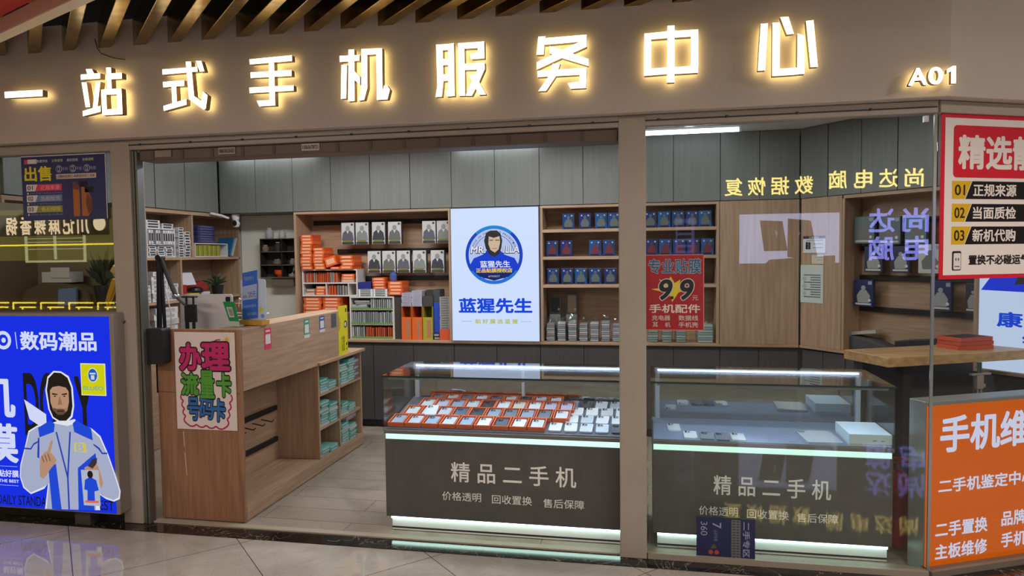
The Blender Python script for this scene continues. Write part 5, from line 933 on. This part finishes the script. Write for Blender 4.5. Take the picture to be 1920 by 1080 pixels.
# fire extinguisher
t = emp('fire_extinguisher', (1.365, .37, .004), 'red fire extinguisher on the floor between showcase and orange light box', 'fire extinguisher')
ob('cylinder', G().lathe([(.05, 0), (.055, .01), (.055, .36), (.045, .4), (.02, .425), (.02, .44)], n=24), M((176, 24, 34), .3), t, sm=True); ob('valve', G().lathe([(.022, .44), (.022, .465), (0, .465)], n=14), steel_m, t); ob('handle', G().box(-.05, .06, -.01, .01, .465, .474).box(-.05, .055, -.01, .01, .49, .499).box(-.01, .01, -.01, .01, .474, .49), M((160, 26, 30), .4), t); ob('hose', G().tube([(-.02, 0, .455), (-.068, 0, .42), (-.072, 0, .2)], .008, 8), black_m, t); ob('label_band', G().lathe([(.0556, .16), (.0556, .3)], n=24), M((150, 30, 36), .5), t)

# ------------------------------------------------------------------ the shops across the concourse, seen mirrored in the glass
o = tag(ob('shopfront', G().box(-14, 8, -8.45, -8.2, 0, 3.75), M((40, 36, 34), .5)), 'dark shopfront wall across the concourse, mirrored in the glass', 'shopfront')
OPY = -8.15
t = emp('shop_sign', (2.8, OPY, 2.5), 'yellow lit characters across the concourse, mirrored in the right front pane', 'sign', None, PI)
YL = EM((255, 226, 120), 20)
ob('board', G().box(-1.75, 1.75, .012, .045, -.14, .6), M((30, 30, 32), .4), t)
for i, ch in enumerate('尚达电脑'): txt(t, ch, -1.29 + i * .37, .27, .27, .29, YL, y=0, bold=.015)
for i, ch in enumerate('数据恢复'): txt(t, ch, .33 + i * .36, .2, .28, .29, YL, y=0, bold=.015)
PU = EM((150, 150, 255), 12)
t = emp('shop_sign', (3.85, OPY, 1.55), 'violet lit characters across the concourse, mirrored beside the red poster', 'sign', None, PI)
ob('board', G().box(-.6, .6, .012, .045, -.12, .79), M((24, 26, 40), .4), t)
for ch, x, z in (('尚', -.27, .56), ('达', .22, .56), ('电', -.27, .12), ('脑', .22, .12)): txt(t, ch, x, z, .38, .38, PU, y=0, bold=.022)
t = emp('advert_panel', (2.25, OPY, 1.45), 'white lit laptop advert across the concourse, mirrored on the oak panel', 'advert', None, PI)
ob('lit_panel', G().box(-.76, .76, 0, .05, 0, .8), EM((196, 206, 250), 7), t); LPM = M((120, 92, 80), .5)
fl(t, 'printed_laptop', [[(.45, .7), (.1, .68), (.02, .2), (.38, .2)], [(.02, .72), (-.33, .68), (-.45, .02), (.02, .1)], [(.35, 0), (-.7, 0), (-.7, .12), (.3, .06)]], LPM)
fl(t, 'printed_mark', [[(.2, .55), (.17, .5), (.19, .42), (.22, .5)], [(-.08, .55), (-.16, .5), (-.12, .43), (-.18, .48)]], EM((200, 200, 230), 3), 2)
t = emp('advert_panel', (.62, OPY, 1.35), 'narrow violet price list across the concourse, mirrored right of the price poster', 'advert', None, PI)
ob('lit_panel', G().box(-.15, .15, 0, .05, 0, .85), EM((120, 120, 196), 3), t); fl(t, 'printed_rows', [R4(-.1, .12, .12 + i * .1, .18 + i * .1) for i in range(7)], M((40, 40, 80), .5))
# neon restaurant, mirrored in the left window
NE = EM((255, 226, 60), 12); t = emp('neon_wall', (-11.6, OPY, .6), 'yellow neon brick outline across the concourse, mirrored above the blue light box', 'neon sign', None, PI); g = G()
for i in range(7):
    x = -1.6 + i * .66; g.tube([(x, 0, .19), (x - .55, 0, .19)], .016, 5).tube([(x, 0, .19), (x, 0, .0)], .016, 5).tube([(x - .16, 0, .1), (x - .53, 0, .1)], .016, 5).tube([(x - .22, 0, .1), (x - .22, 0, .0)], .016, 5)
g.tube([(-2.2, 0, 1.35), (2.4, 0, 1.35)], .016, 5); ob('neon_tube', g, NE, t); ob('board', G().box(-2.2, 2.4, .03, .048, -.1, .35), M((80, 60, 40), .6), t)
t = emp('shop_sign', (-11.9, OPY + .08, 2.05), 'cream lit restaurant characters across the concourse, mirrored in the left window', 'sign', None, PI)
ob('board', G().box(-1.6, 1.6, .02, .045, .08, .5), M((60, 50, 20), .5), t); WS = EM((255, 226, 180), 10)
for i, ch in enumerate('川记麻辣香锅'): txt(t, ch, -1.05 + i * .33, .28, .27, .36, WS, y=0, bold=.03)
fl(t, 'round_mark', [circ(-1.42, .3, .14)], WS, y=0)
t = emp('menu_window', (-11.6, OPY, 1.66), 'lit kitchen hatch with rails across the concourse, mirrored in the left window', 'hatch', None, PI)
ob('lit_panel', G().box(-1.9, 2.0, .03, .048, -.02, 1.0), EM((112, 106, 40), 5), t); g = G()
for i in range(7): g.box(-.66, .66, .005, .02, .2 + i * .07, .212 + i * .07)
g.box(-.7, -.66, 0, .03, -.02, .72).box(.66, .7, 0, .03, -.02, .72).box(-.02, .02, 0, .03, 0, .72).box(-.7, .7, 0, .03, -.06, -.02); ob('rail', g, EM((206, 206, 150), 7), t)
t = emp('planter', (-9.75, OPY + .25, .004), 'dark leafy planter across the concourse, mirrored in the left window', 'plant'); ob('pot', G().lathe([(.14, 0), (.2, .45), (.18, .45)]), M((36, 34, 32), .5), t); g = G()
for i in range(60):
    a = random.uniform(0, 2 * PI); el = random.uniform(.2, 1.4); l = random.uniform(.3, .8); d = Vector((math.cos(a) * math.cos(el), math.sin(a) * math.cos(el) * .3, math.sin(el))); s_ = Vector((-math.sin(a), 0, .2)) * .05; b = Vector((0, 0, .45)); g.add([b, b + d * l * .6 + s_, b + d * l, b + d * l * .6 - s_], [(0, 1, 2, 3)])
ob('leaves', g, M((50, 60, 40), .6), t)
